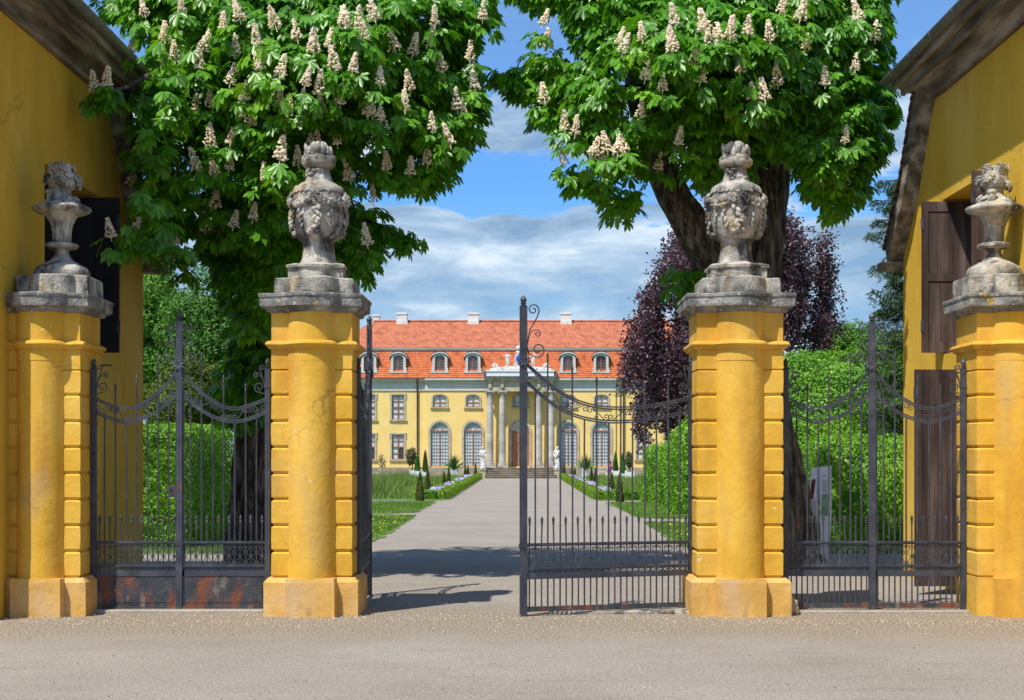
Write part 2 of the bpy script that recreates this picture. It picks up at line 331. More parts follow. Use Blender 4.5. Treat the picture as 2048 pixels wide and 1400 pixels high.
def npmesh(name, V, F, mat, parent=None, smooth=False):
    """V (n,3), F (m,k) numpy -> object; vertices in world space"""
    if parent is not None: V = V - np.array(wloc(parent))
    me = bpy.data.meshes.new(name); V = np.ascontiguousarray(V, dtype=np.float32)
    Fs = F if isinstance(F, list) else [F]
    me.vertices.add(len(V)); me.vertices.foreach_set('co', V.ravel())
    idx = np.concatenate([f.ravel() for f in Fs]); tot = np.concatenate([np.full(len(f), f.shape[1]) for f in Fs])
    st = np.concatenate([[0], np.cumsum(tot)[:-1]])
    me.loops.add(len(idx)); me.loops.foreach_set('vertex_index', idx.astype(np.int32))
    me.polygons.add(len(tot)); me.polygons.foreach_set('loop_start', st.astype(np.int32))
    me.update(calc_edges=True); me.validate()
    if smooth: me.shade_smooth()
    me.materials.append(mat)
    return link(name, me, parent)
def merge_np(parts):
    Vs = []; Fs = {}; b = 0
    for V, F in parts:
        for f in (F if isinstance(F, list) else [F]):
            Fs.setdefault(f.shape[1], []).append(f + b)
        Vs.append(V); b += len(V)
    return np.concatenate(Vs), [np.concatenate(v) for v in Fs.values()]
def nrm(a): return a / np.maximum(np.linalg.norm(a, axis=-1, keepdims=True), 1e-9)
def sinnoise(P, f=1.0, seed=0):
    r = np.random.default_rng(seed); o = np.zeros(len(P)); a = 1.
    for k in range(4):
        for _ in range(3):
            d = r.normal(size=3); o += a * np.sin(P @ d * f * 1.7 ** k + r.uniform(0, 6.28)) / 3
        a *= .6
    return o
def leaves(P, Nn, size, jit=.8, aspect=.55, fold=.15):
    """small folded leaves: P points, Nn outward normals -> V,F (two tris-ish quads as one rhomb each side)"""
    n = len(P); nn = nrm(Nn + RNG.normal(size=(n, 3)) * jit)
    t = nrm(np.cross(nn, RNG.normal(size=(n, 3)))); b = np.cross(nn, t)
    L = (size * RNG.uniform(.7, 1.35, n))[:, None]; W = L * aspect
    V = np.stack([P - t * L * .5, P + b * W * .5 + nn * L * fold, P + t * L * .5, P - b * W * .5 + nn * L * fold], 1).reshape(-1, 3)
    i = np.arange(n)[:, None] * 4
    return V, np.concatenate([i + np.array([0, 1, 2]), i + np.array([0, 2, 3])])
def rbox_pts(x0, x1, y0, y1, z0, z1, r, n, bump=.06, f=2.2, top=None):
    """points on a rounded box surface (no bottom)"""
    lo = np.array([x0, y0, z0]); hi = np.array([x1, y1, z1]); d = hi - lo
    A = np.array([d[1] * d[2], d[1] * d[2], d[0] * d[2], d[0] * d[2], d[0] * d[1]]); A = A / A.sum()
    k = RNG.choice(5, size=n, p=A); U = RNG.uniform(size=(n, 3)) * d + lo
    U[k == 0, 0] = x0; U[k == 1, 0] = x1; U[k == 2, 1] = y0; U[k == 3, 1] = y1; U[k == 4, 2] = z1
    il = lo + np.array([r, r, -1.]); ih = hi - r
    q = np.clip(U, il, ih); nn = nrm(U - q); P = q + nn * r
    P = P + nn * (sinnoise(P, f, 3) * bump + RNG.normal(size=n) * bump * .35)[:, None]
    P[:, 2] = np.maximum(P[:, 2], z0 + .02)
    return P, nn
def hedge(name, label, x0, x1, y0, y1, z1, r, n, size, mat, group=None, cat='hedge', bump=.06):
    t = thing(name, label, cat, ((x0 + x1) / 2, (y0 + y1) / 2, 0), group=group)
    P, nn = rbox_pts(x0, x1, y0, y1, 0, z1, r, n, bump)
    P = P - nn * (RNG.uniform(0, 1, n) ** 2 * .12)[:, None]
    parts = [leaves(P, nn, size, .5)]
    # inner mass of leaves, a rounded closed core
    g = 14; C0 = []
    a = .16; K = MB(); loops = []
    for z, i in ((.0, a), (z1 - r - .05, a), (z1 - r * .5, a + r * .3), (z1 - a - .03, a + r * .95)):
        q = r * .55
        loops.append([(x0 + i + q, y0 + i, z), (x1 - i - q, y0 + i, z), (x1 - i, y0 + i + q, z), (x1 - i, y1 - i - q, z), (x1 - i - q, y1 - i, z), (x0 + i + q, y1 - i, z), (x0 + i, y1 - i - q, z), (x0 + i, y0 + i + q, z)])
    K.loft(loops); K.f = [f for f in K.f if len(f) == 4]
    V = np.array(K.v); F = [np.array([f for f in K.f if len(f) == 4])]
    parts.append((V, F))
    V, F = merge_np(parts)
    npmesh('foliage', V, F, mat, t)
    return t

# ------------------------------------------------------------------ ground
def sheet(name, rects, mat, z, kind='structure', jitter=0., label=None):
    vs = []; fs = []
    for poly in rects:
        pts = []
        if len(poly) == 4 and not isinstance(poly[0], tuple):
            x0, x1, y0, y1 = poly; poly = [(x0, y0), (x1, y0), (x1, y1), (x0, y1)]
        for i, p in enumerate(poly):
            q = poly[(i + 1) % len(poly)]; L = math.hypot(q[0] - p[0], q[1] - p[1]); k = max(1, min(160, int(L / .25))) if jitter and L < 80 else 1
            for j in range(k):
                a = j / k; x = p[0] + (q[0] - p[0]) * a; y = p[1] + (q[1] - p[1]) * a
                if jitter and j:
                    x += jitter * mnoise.noise((x * 1.3, y * 1.3, 1)); y += jitter * mnoise.noise((x * 1.3, y * 1.3, 7))
                pts.append((x, y, z))
        b = len(vs); vs += pts; fs.append(tuple(range(b, b + len(pts))))
    me = bpy.data.meshes.new(name); me.from_pydata(vs, [], fs); me.materials.append(mat)
    return props(link(name, me), label, None, None, kind)
sheet('ground', [(-700, 700, -60, 1500)], m_gravel, 0)
LX = 2.78
lawn = sheet('lawn', [
    [(-90, 24.2), (-3.1, 25.2), (-2.7, 27.2), (-2.72, 33), (-2.75, 38.6), (-3.3, 40.2), (-90, 40.6)],
    [(-90, 41.4), (-3.7, 41.4), (-2.9, 42.4), (-2.86, 51.6), (-90, 52.2)],
    [(-90, 53.4), (-2.72, 53.4), (-2.66, 103.2), (-90, 103.2)],
    [(90, 24.2), (3.1, 25.2), (2.82, 28.2), (2.92, 34.5), (3.3, 36.4), (90, 36.8)],
    [(90, 38), (3.6, 38), (3.0, 39.6), (2.9, 47.6), (2.85, 50.6), (90, 51.2)],
    [(90, 53.0), (2.75, 53.0), (2.66, 103.2), (90, 103.2)],
    [(-690, 119), (690, 119), (690, 1400), (-690, 1400)],
    [(-690, 20), (-90, 20), (-90, 119), (-690, 119)], [(90, 20), (690, 20), (690, 119), (90, 119)]], m_grass, .012, jitter=.12)

def blades(name, regions, mat, z=.012):
    parts = []
    for (x0, x1, y0, y1, n, h, w_) in regions:
        P = np.stack([RNG.uniform(x0, x1, n), RNG.uniform(y0, y1, n), np.full(n, z)], 1)
        k = sinnoise(P * np.array([1, .6, 1]), 1.1, 5) + RNG.normal(size=n) * .3 > -.75; P = P[k]; n = len(P)
        a = RNG.uniform(0, 6.28, n); d = np.stack([np.cos(a), np.sin(a), np.zeros(n)], 1)
        H = (h * RNG.uniform(.45, 1.25, n) * (1 + .4 * sinnoise(P, .9, 8)))[:, None]
        lean = RNG.normal(size=(n, 3)) * np.array([.35, .35, 0]) * H
        top = P + np.array([0, 0, 1]) * H + lean
        V = np.stack([P - d * w_, P + d * w_, top], 1).reshape(-1, 3)
        parts.append((V, np.arange(n * 3).reshape(-1, 3)))
    V, F = merge_np(parts)
    return props(npmesh(name, V, F, mat), None, None, None, 'stuff')
g = blades('short_grass', [(-5.4, -2.76, 25.6, 39.9, 26000, .05, .012), (-7, -2.92, 41.6, 51.4, 20000, .06, .014), (2.92, 6.5, 26, 36, 22000, .05, .012),
                       (3.0, 7, 38.2, 50.6, 20000, .06, .014), (-9.5, -3.9, 24.6, 27.5, 16000, .05, .011), (4.4, 8.5, 24.6, 27.5, 12000, .05, .011)], m_blade)
props(g, 'short mown grass of the lawns beside the gravel avenue', 'grass')
g = blades('meadow_grass', [(-13, -4.0, 54.5, 98, 34000, .34, .02), (-8.6, -5.2, 56, 72, 9000, .75, .016), (4.2, 12, 54, 98, 30000, .34, .02), (5.6, 8.6, 54, 74, 8000, .6, .016)], m_blade2)
props(g, 'tall unmown meadow grass in front of the palace', 'grass')
# dandelions
P = []
for (x0, x1, y0, y1, n) in ((-5, -2.85, 26.5, 39, 130), (3.1, 5.6, 27, 35, 150)):
    for _ in range(n): P.append((random.uniform(x0, x1), random.uniform(y0, y1), random.uniform(.05, .09)))
k = MB()
for p in P: k.ell(p, (.022, .022, .012), 6, 3)
props(k.build('dandelions', M('dandelion_yellow', [(.3, (.75, .55, .02)), (.6, (.85, .68, .03))], 3)), 'yellow dandelions scattered over the near lawns', 'flowers', None, 'stuff')
# fallen petals and grit
n = 16000
r_ = RNG.uniform(size=n)
X = RNG.normal(0, 3.6, n); Yp = np.where(r_ < .62, RNG.normal(14.75, .5, n), RNG.uniform(15.6, 27, n)); X = np.where(r_ < .62, RNG.uniform(-5.5, 6, n), X)
kk = sinnoise(np.stack([X * 1.4, Yp * 3, X * 0], 1), 1.4, 21) + RNG.normal(size=n) * .45 > .05
X = X[kk]; Yp = Yp[kk]; n = len(X)
P = np.stack([X, Yp, np.full(n, .016)], 1)
V, F = leaves(P, np.tile([0, 0, 1.], (n, 1)), .013, .35, .7)
V[:, 2] = np.maximum(V[:, 2], .011)
props(npmesh('fallen_petals', V, F, M('dry_petals', [(.3, (.42, .29, .18)), (.6, (.70, .58, .44))], 20, island=.3)), 'pale fallen blossom petals on the gravel', 'petals', None, 'stuff')
k = MB()
for _ in range(500):
    y = random.uniform(9.6, 14.5) if random.random() < .7 else random.uniform(16, 24); x = random.uniform(-.4, .4) * y; s_ = random.uniform(.003, .009)
    k.ell((x, y, .004), (s_, s_ * random.uniform(.6, 1), s_ * .6), 6, 3)
props(k.build('loose_pebbles', M('pebble_mix', [(.3, (.07, .06, .055)), (.5, (.3, .27, .24)), (.7, (.6, .57, .52))], 3, island=.3)), 'loose dark and pale pebbles on the road', 'pebbles', None, 'stuff')

# ------------------------------------------------------------------ gate pillars
def plan(off, hw=.43, dep=.72, cc=.10, cr=.26, na=14):
    """outline of a pillar: rectangle with a shallow round bulge to the front (y=0 is the front face)"""
    r = cr + off; dy = cc + off; h = math.sqrt(max(r * r - dy * dy, .0001)); a0 = math.atan2(-dy, -h); a1 = math.atan2(-dy, h)
    pts = [(-hw - off, dep + off), (-hw - off, -off)]
    a0 = a0 % (2 * math.pi); a1 = a1 % (2 * math.pi)
    for i in range(na + 1):
        a = a0 + (a1 - a0) * i / na; pts.append((r * math.cos(a), cc + r * math.sin(a)))
    pts += [(hw + off, -off), (hw + off, dep + off)]
    return pts
def loftplan(k, zo, **kw):
    k.loft([[(x, y, z) for x, y in plan(o, **kw)] for z, o in zo]); return k
def wob(k, amp=.004, f=3., seed=0, keepz=False):
    for i, v in enumerate(k.v):
        n3 = mnoise.noise_vector((v[0] * f + seed, v[1] * f, v[2] * f)); k.v[i] = (v[0] + n3.x * amp, v[1] + n3.y * amp, v[2] + (0 if keepz else n3.z * amp))
    return k
PZ = .39; QH = (2.517 - PZ) / 8
def pillar(label, x, seed, hw=.43, y=15.3, flush=False):
    t = thing('gate_pillar', label, 'gate pillar', (x, y, 0), group='yellow stucco gate pillars')
    k = MB()   # plinth with a projecting middle
    P = [(-hw - .07, .80), (-hw - .07, -.07), (-.27, -.07), (-.25, -.17), (.25, -.17), (.27, -.07), (hw + .07, -.07), (hw + .07, .80)]
    Pt = [(-hw - .03, .76), (-hw - .03, -.03), (-.26, -.03), (-.245, -.165), (.245, -.165), (.26, -.03), (hw + .03, -.03), (hw + .03, .76)]
    if flush: P = [(-hw - .004, .73), (-hw - .004, -.006), (-.27, -.006), (-.25, -.165), (.25, -.165), (.27, -.006), (hw + .004, -.006), (hw + .004, .73)]; Pt = P
    def L(P, z, s_=1.): return [(p[0] * s_, p[1], z) for p in P]
    k.loft([L(P, -.1), L(P, PZ * .5), L(P, PZ - .045), L(Pt, PZ)])
    wob(k, .010, 2.5, seed).build('plinth', m_stucco if flush else m_plinth, t, local=True)
    k = MB(); loops = []
    for i in range(8):
        z0 = PZ - .005 + i * QH; z1 = z0 + QH
        for z, o in ((z0, -.022), (z0 + .012, -.02), (z0 + .030, 0), ((z0 + z1) / 2, .001), (z1 - .018, 0), (z1, -.02)):
            loops.append([(-hw - o, -o, z), (-.15, -o, z), (.15, -o, z), (hw + o, -o, z), (hw + o, .72 + o, z), (-hw - o, .72 + o, z)])
    loops += [[(-hw, 0, z), (-.15, 0, z), (.15, 0, z), (hw, 0, z), (hw, .72, z), (-hw, .72, z)] for z in (2.52, 2.62)]
    k.loft(loops); wob(k, .006, 4, seed)
    k2 = MB(); pr = [(.262, PZ - .02), (.262, PZ + .10), (.255, PZ + .25)] + [(.256, PZ + .4 + i * .168) for i in range(12)]
    k2.lathe(pr, 0, .10, 40); wob(k2, .006, 2.5, seed + 3); k.add(k2.v, k2.f)
    k3 = MB(); loftplan(k3, [(2.60, 0), (2.72, 0), (2.80, .0), (2.95, .0), (3.12, .002)], hw=hw); wob(k3, .005, 3, seed + 9); k.add(k3.v, k3.f)
    k.build('shaft', m_stucco, t, smooth=True, local=True, auto=25)
    k = MB(); loftplan(k, [(2.715, .006), (2.722, .028), (2.738, .030), (2.746, .045), (2.765, .056), (2.785, .050), (2.797, .03), (2.803, .008)], hw=hw)
    wob(k, .004, 5, seed).build('moulding', m_stucco, t, smooth=True, local=True)
    k = MB(); loftplan(k, [(3.09, .015), (3.10, .04), (3.125, .05), (3.14, .075), (3.15, .102), (3.17, .104), (3.235, .104), (3.245, .114), (3.268, .116), (3.28, .108)], hw=hw, na=18)
    wob(k, .006, 6, seed).build('capstone', m_capstone, t, local=True)
    return t
pillar('yellow pillar with quoins carrying a bowl-shaped stone urn, against the shaded left gatehouse', -4.90, 1, hw=.41)
pillar('yellow pillar with carved vase urn left of the open gateway, beside the leaf swung inward', -2.13, 2, hw=.412)
pillar('yellow pillar with carved vase urn right of the open gateway, hinge of the nearly closed gate leaf', 2.24, 3, hw=.44)
pillar('yellow pillar carrying a bowl-shaped stone urn, against the sunlit right gatehouse', 5.07, 4, hw=.415, flush=True)

# ------------------------------------------------------------------ stone urns
def rot_to(n):
    return Vector(n).to_track_quat('Z', 'Y').to_matrix()
def petal(k, c, n, up, l, w_, th, tilt=.3):
    """flattened ellipsoid leaf lying on a surface; n outward normal, up direction of its length"""
    n = Vector(n).normalized(); u = Vector(up); u = (u - n * u.dot(n)).normalized(); s_ = u.cross(n)
    u2 = (u * math.cos(tilt) + n * math.sin(tilt)); n2 = s_.cross(u2) * -1
    rot = Matrix((s_, u2, n2)).transposed()
    k.ell(Vector(c) + n * th * .6, (w_, l, th), 8, 5, rot)
def rose(k, c, n, r):
    n = Vector(n).normalized(); a = n.orthogonal().normalized(); b = n.cross(a)
    k.ell(Vector(c) + n * r * .35, (r * .3, r * .3, r * .3), 8, 4)
    for ring, (rr, cnt, s_, h) in enumerate(((.38, 4, .30, .42), (.68, 5, .38, .25), (.98, 7, .42, .05))):
        for i in range(cnt):
            t_ = 2 * math.pi * (i + ring * .4) / cnt; d = a * math.cos(t_) + b * math.sin(t_)
            petal(k, Vector(c) + d * r * rr + n * r * h, (n * .8 + d * .8), d.cross(n), r * s_, r * s_ * .8, r * .12, 0)
def vase(label, x, yc, seed, cs=1.18):
    rnd = random.Random(seed)
    t = thing('stone_urn', label, 'urn', (x, yc, 3.28), group='carved stone urns on the gate pillars')
    k = MB()
    loftplan(k, [(0, 0), (.02, .006), (.16, .0), (.172, -.01)], hw=.40, dep=.62, cc=.09, cr=.27)
    k.v = [(v[0], v[1] - .36, v[2]) for v in k.v]
    k2 = MB(); loftplan(k2, [(.17, 0), (.275, 0), (.285, .02), (.31, .022), (.325, -.01), (.34, -.06)], hw=.285, dep=.46, cc=.07, cr=.2); k.add([(v[0], v[1] - .26, v[2]) for v in k2.v], k2.f)
    wob(k, .012, 8, seed).build('base_block', m_stone, t, local=True)
    k = MB()
    def oct_(a, z, r): return r * (1 + .05 * math.cos(6 * a))
    k.lathe([(.20, .32), (.195, .345), (.172, .40), (.158, .48), (.155, .56), (.165, .585), (.17, .60)], n=48, fn=oct_)
    wob(k, .01, 9, seed).build('foot', m_stone, t, smooth=True, local=True)
    k = MB()
    prof = [(.10, .585), (.175, .59), (.21, .605), (.235, .65), (.252, .71), (.266, .78), (.274, .86), (.276, .94), (.272, 1.0), (.26, 1.06), (.25, 1.11), (.22, 1.16), (.185, 1.19), (.15, 1.20), (.135, 1.23), (.118, 1.29), (.11, 1.34), (.12, 1.38)]
    def rad(z):
        for (r0, z0), (r1, z1) in zip(prof, prof[1:]):
            if z0 <= z <= z1: return r0 + (r1 - r0) * (z - z0) / (z1 - z0)
        return .1
    zs = [.585 + i * .0155 for i in range(52)]
    def dfn(a, z, r):
        n_ = mnoise.fractal((math.cos(a) * 3.2, math.sin(a) * 3.2, z * 7), 1, 2, 4)
        return r + (.012 * n_ if z > .6 else 0)
    k.lathe([(rad(z), z) for z in zs], n=72, fn=dfn)
    # garland swag with roses, leaf drops and fruit, all round
    for sct in range(4):
        a0 = -math.pi / 2 + sct * math.pi / 2
        def on(a, z, o=0.):
            r = rad(z) + o; return Vector((r * math.cos(a), r * math.sin(a), z)), Vector((math.cos(a), math.sin(a), .25 if z > 1.0 else -.05))
        c, n = on(a0, 1.02, .022); rose(k, c, n, .068)
        for j in range(20):
            u = (j + .5) / 20; a = a0 + u * math.pi / 2; z = 1.06 - .10 * math.sin(math.pi * u) ** .8 + rnd.uniform(-.03, .03)
            c, n = on(a, z, .012)
            petal(k, c, n, (rnd.uniform(-1, 1), rnd.uniform(-1, 1), rnd.uniform(-1, .6)), rnd.uniform(.038, .055), rnd.uniform(.02, .032), .018, rnd.uniform(.2, .7))
            if j % 4 == 0: c, n = on(a, z - .02, .02); rose(k, c, n, .026)
        for j in range(14):   # shoulder leaves
            a = a0 + (j + .5) / 14 * math.pi / 2; c, n = on(a, 1.115 + rnd.uniform(-.015, .015), .004)
            petal(k, c, n, (0, 0, -1), .045, .026, .010, .15)
        for j in range(12):   # central drop
            z = .92 - j * .021; a = a0 + rnd.uniform(-.22, .22) * (1 if j < 11 else .5)
            c, n = on(a, z, .006)
            petal(k, c, n, (rnd.uniform(-1, 1), rnd.uniform(-1, 1), -rnd.uniform(.2, 1)), .055, .024, .02, rnd.uniform(.2, .7))
        for j in range(5):
            c, n = on(a0 + rnd.uniform(-.28, .28), .655 + rnd.uniform(-.02, .03), .012); k.ell(c, (.03, .03, .026), 8, 5)
        for sg in (-1, 1):    # side drops of leaves
            for j in range(5):
                z = .94 - j * .05; c, n = on(a0 + sg * (.62 - .02 * j) + rnd.uniform(-.06, .06), z, .004)
                petal(k, c, n, (sg * .4 * rnd.uniform(-1, 1), 0, -1), .04, .02, .012, rnd.uniform(.1, .6))
    k.build('vase_body', m_stone, t, smooth=True, local=True, auto=60)
    k = MB(); c_ = []
    k.lathe([(.11, 1.35), (.135, 1.37), (.15, 1.40), (.145, 1.43), (.12, 1.47), (.09, 1.55), (.05, 1.61)], n=32)
    for j in range(12):
        a = 2 * math.pi * j / 12; rose(k, (.125 * math.cos(a), .125 * math.sin(a), 1.435 + rnd.uniform(-.015, .03)), (math.cos(a), math.sin(a), .4), rnd.uniform(.032, .045))
    for j in range(15):
        a = 2 * math.pi * j / 15 + .2; c = Vector((.10 * math.cos(a), .10 * math.sin(a), 1.52 + rnd.uniform(-.02, .04)))
        petal(k, c, (math.cos(a), math.sin(a), .3), (0, 0, 1), rnd.uniform(.05, .08), .03, .018, rnd.uniform(0, .5))
    for j in range(8):
        a = 2 * math.pi * j / 8; petal(k, (.05 * math.cos(a), .05 * math.sin(a), 1.58), (math.cos(a), math.sin(a), .5), (0, 0, 1), .05, .026, .02, .2)
    k.v = [(v[0] * cs, v[1] * cs, v[2]) for v in k.v]
    for j in range(9):   # bracelet of leaves on the neck
        a = -math.pi / 2 + rnd.uniform(-1.2, 1.2); z = rnd.uniform(1.22, 1.33)
        petal(k, (.115 * math.cos(a), .115 * math.sin(a), z), (math.cos(a), math.sin(a), .1), (rnd.uniform(-1, 1), 0, rnd.uniform(-1, 1)), .04, .02, .016, .3)
    k.build('flower_crown', m_stone, t, smooth=True, local=True, auto=60)
    return t
vase('carved stone vase with flower crown on the pillar left of the gateway', -2.11, 15.68, 5)
vase('carved stone vase with flower crown before the forked trunk right of the gateway', 2.25, 15.68, 8)
def bowl(label, x, yc, seed, rz=0):
    rnd = random.Random(seed)
    t = thing('stone_urn', label, 'urn', (x, yc, 3.28), group='carved stone urns on the gate pillars')
    k = MB(); loftplan(k, [(0, 0), (.02, .004), (.19, .0), (.205, -.012)], hw=.36, dep=.58, cc=.09, cr=.25)
    k.v = [(v[0], v[1] - .33, v[2]) for v in k.v]; wob(k, .01, 7, seed).build('base_block', m_stone, t, local=True)
    k = MB()
    def lobe(a, z, r): return r * (1 + .055 * abs(math.cos(4 * a)) - .03)
    k.lathe([(.28, .20), (.29, .23), (.285, .27), (.26, .315), (.20, .35), (.13, .385), (.085, .43), (.066, .48), (.075, .52)], n=64, fn=lobe)
    k.lathe([(.09, .515), (.15, .52), (.172, .535), (.175, .55), (.168, .565), (.12, .575), (.10, .58)], n=40)
    wob(k, .006, 8, seed).build('foot', m_stone, t, smooth=True, local=True)
    k = MB()
    def flute(a, z, r): return r * (1 + (.07 * math.cos(10 * a) if .58 < z < .84 else 0)) + .004 * mnoise.noise((a * 3, z * 20, seed))
    k.lathe([(.08, .57), (.092, .60), (.095, .68), (.108, .76), (.14, .83), (.165, .86), (.25, .885), (.285, .905), (.297, .925), (.295, .943), (.28, .955), (.24, .97), (.20, .985), (.15, 1.02), (.11, 1.06), (.09, 1.10), (.10, 1.15), (.12, 1.16)], n=80, fn=flute)
    for a in (-math.pi / 2 - .45, math.pi / 2 + .4):   # small masks leaning on the rim
        d = Vector((math.cos(a), math.sin(a), 0)); p = d * .17 + Vector((0, 0, 1.04))
        k.ell(p, (.04, .04, .06), 10, 7); k.ell(p + d * .038, (.012, .012, .02), 6, 4); k.ell(p + Vector((0, 0, .045)), (.055, .05, .035), 8, 5)
        for e in (-1, 1): k.ell(p + Vector((-d.y, d.x, 0)) * .018 * e + d * .034 + Vector((0, 0, .012)), .007, 6, 4)
    for j in range(16):
        a = rnd.uniform(0, 6.28); petal(k, (.15 * math.cos(a), .15 * math.sin(a), 1.0 + rnd.uniform(-.01, .05)), (math.cos(a), math.sin(a), .9), (math.cos(a), math.sin(a), -.4), .05, .025, .014, .2)
    k.build('bowl', m_stone, t, smooth=True, local=True, auto=50)
    k = MB(); k.lathe([(.08, 1.13), (.13, 1.16), (.15, 1.20), (.12, 1.30), (.06, 1.38)], n=24)
    for j in range(26):
        a = rnd.uniform(0, 6.28); z = rnd.uniform(1.17, 1.40); r = .15 - max(0, z - 1.28) * .75 + rnd.uniform(-.02, .03)
        rose(k, (r * math.cos(a), r * math.sin(a), z), (math.cos(a), math.sin(a), .3 + (z - 1.17) * 3), rnd.uniform(.032, .055))
    for j in range(14):
        a = rnd.uniform(0, 6.28); petal(k, (.12 * math.cos(a), .12 * math.sin(a), rnd.uniform(1.2, 1.36)), (math.cos(a), math.sin(a), .3), (math.cos(a) * .7, math.sin(a) * .7, rnd.uniform(-.2, 1)), .075, .035, .018, .5)
    k.build('flower_crown', m_stone, t, smooth=True, local=True, auto=60)
bowl('wide bowl-shaped stone urn in front of the dark window of the left gatehouse', -4.80, 15.70, 21)
bowl('wide bowl-shaped stone urn in front of the brown shutters of the right gatehouse', 4.96, 15.70, 33)

# ------------------------------------------------------------------ iron gates
def interp(pts):
    """smooth (Catmull-Rom) interpolation through (u,z) points"""
    def f(u):
        n = len(pts)
        for i in range(n - 1):
            if u <= pts[i + 1][0] or i == n - 2:
                x0, y0 = pts[i]; x1, y1 = pts[i + 1]; m0 = ((y1 - pts[i - 1][1]) / (x1 - pts[i - 1][0])) if i else (y1 - y0) / (x1 - x0)
                m1 = ((pts[i + 2][1] - y0) / (pts[i + 2][0] - x0)) if i + 2 < n else (y1 - y0) / (x1 - x0)
                h = x1 - x0; t = (u - x0) / h; t2 = t * t; t3 = t2 * t
                return (2 * t3 - 3 * t2 + 1) * y0 + (t3 - 2 * t2 + t) * h * m0 + (-2 * t3 + 3 * t2) * y1 + (t3 - t2) * h * m1
    return f
def spir(c, r0, b, turns, sgn, inner=.22, n=None):
    """points from the eye of the spiral outwards, ending at angle b on radius r0, moving with sense sgn"""
    n = n or int(10 * turns) + 4; out = []
    for i in range(n + 1):
        t_ = i / n; a = b - sgn * (1 - t_) * turns * 2 * math.pi; r = r0 * (inner + (1 - inner) * t_); out.append((c[0] + r * math.cos(a), c[1] + r * math.sin(a)))
    return out
def scroll(A, rA, B, rB, kind='S', sgn=1, turns=1.2):
    d = math.hypot(B[0] - A[0], B[1] - A[1]); th = math.atan2(B[1] - A[1], B[0] - A[0])
    q = (rA + rB) / d if kind == 'S' else (rA - rB) / d
    ph = math.acos(max(-1, min(1, q)))
    ba = th + sgn * ph; a = spir(A, rA, ba, turns, -sgn)
    if kind == 'S': b = spir(B, rB, ba + math.pi, turns, -sgn)
    else: b = spir(B, rB, ba, turns, sgn)
    return a + b[::-1]
def tub2(k, pts, r, y=0, n=4): k.tube([(p[0], y, p[1]) for p in pts], r, n, sq=(n == 4))
def finial(k, x, z, h, r, y=0, n=8):
    k.lathe([(r * .9, z), (r * 1.5, z + h * .03), (r * .9, z + h * .10), (r * .8, z + h * .2), (r * 1.45, z + h * .25), (r * .95, z + h * .32), (r * 1.25, z + h * .5), (r * 1.3, z + h * .62), (r * .8, z + h * .82), (r * .12, z + h)], x, y, n)
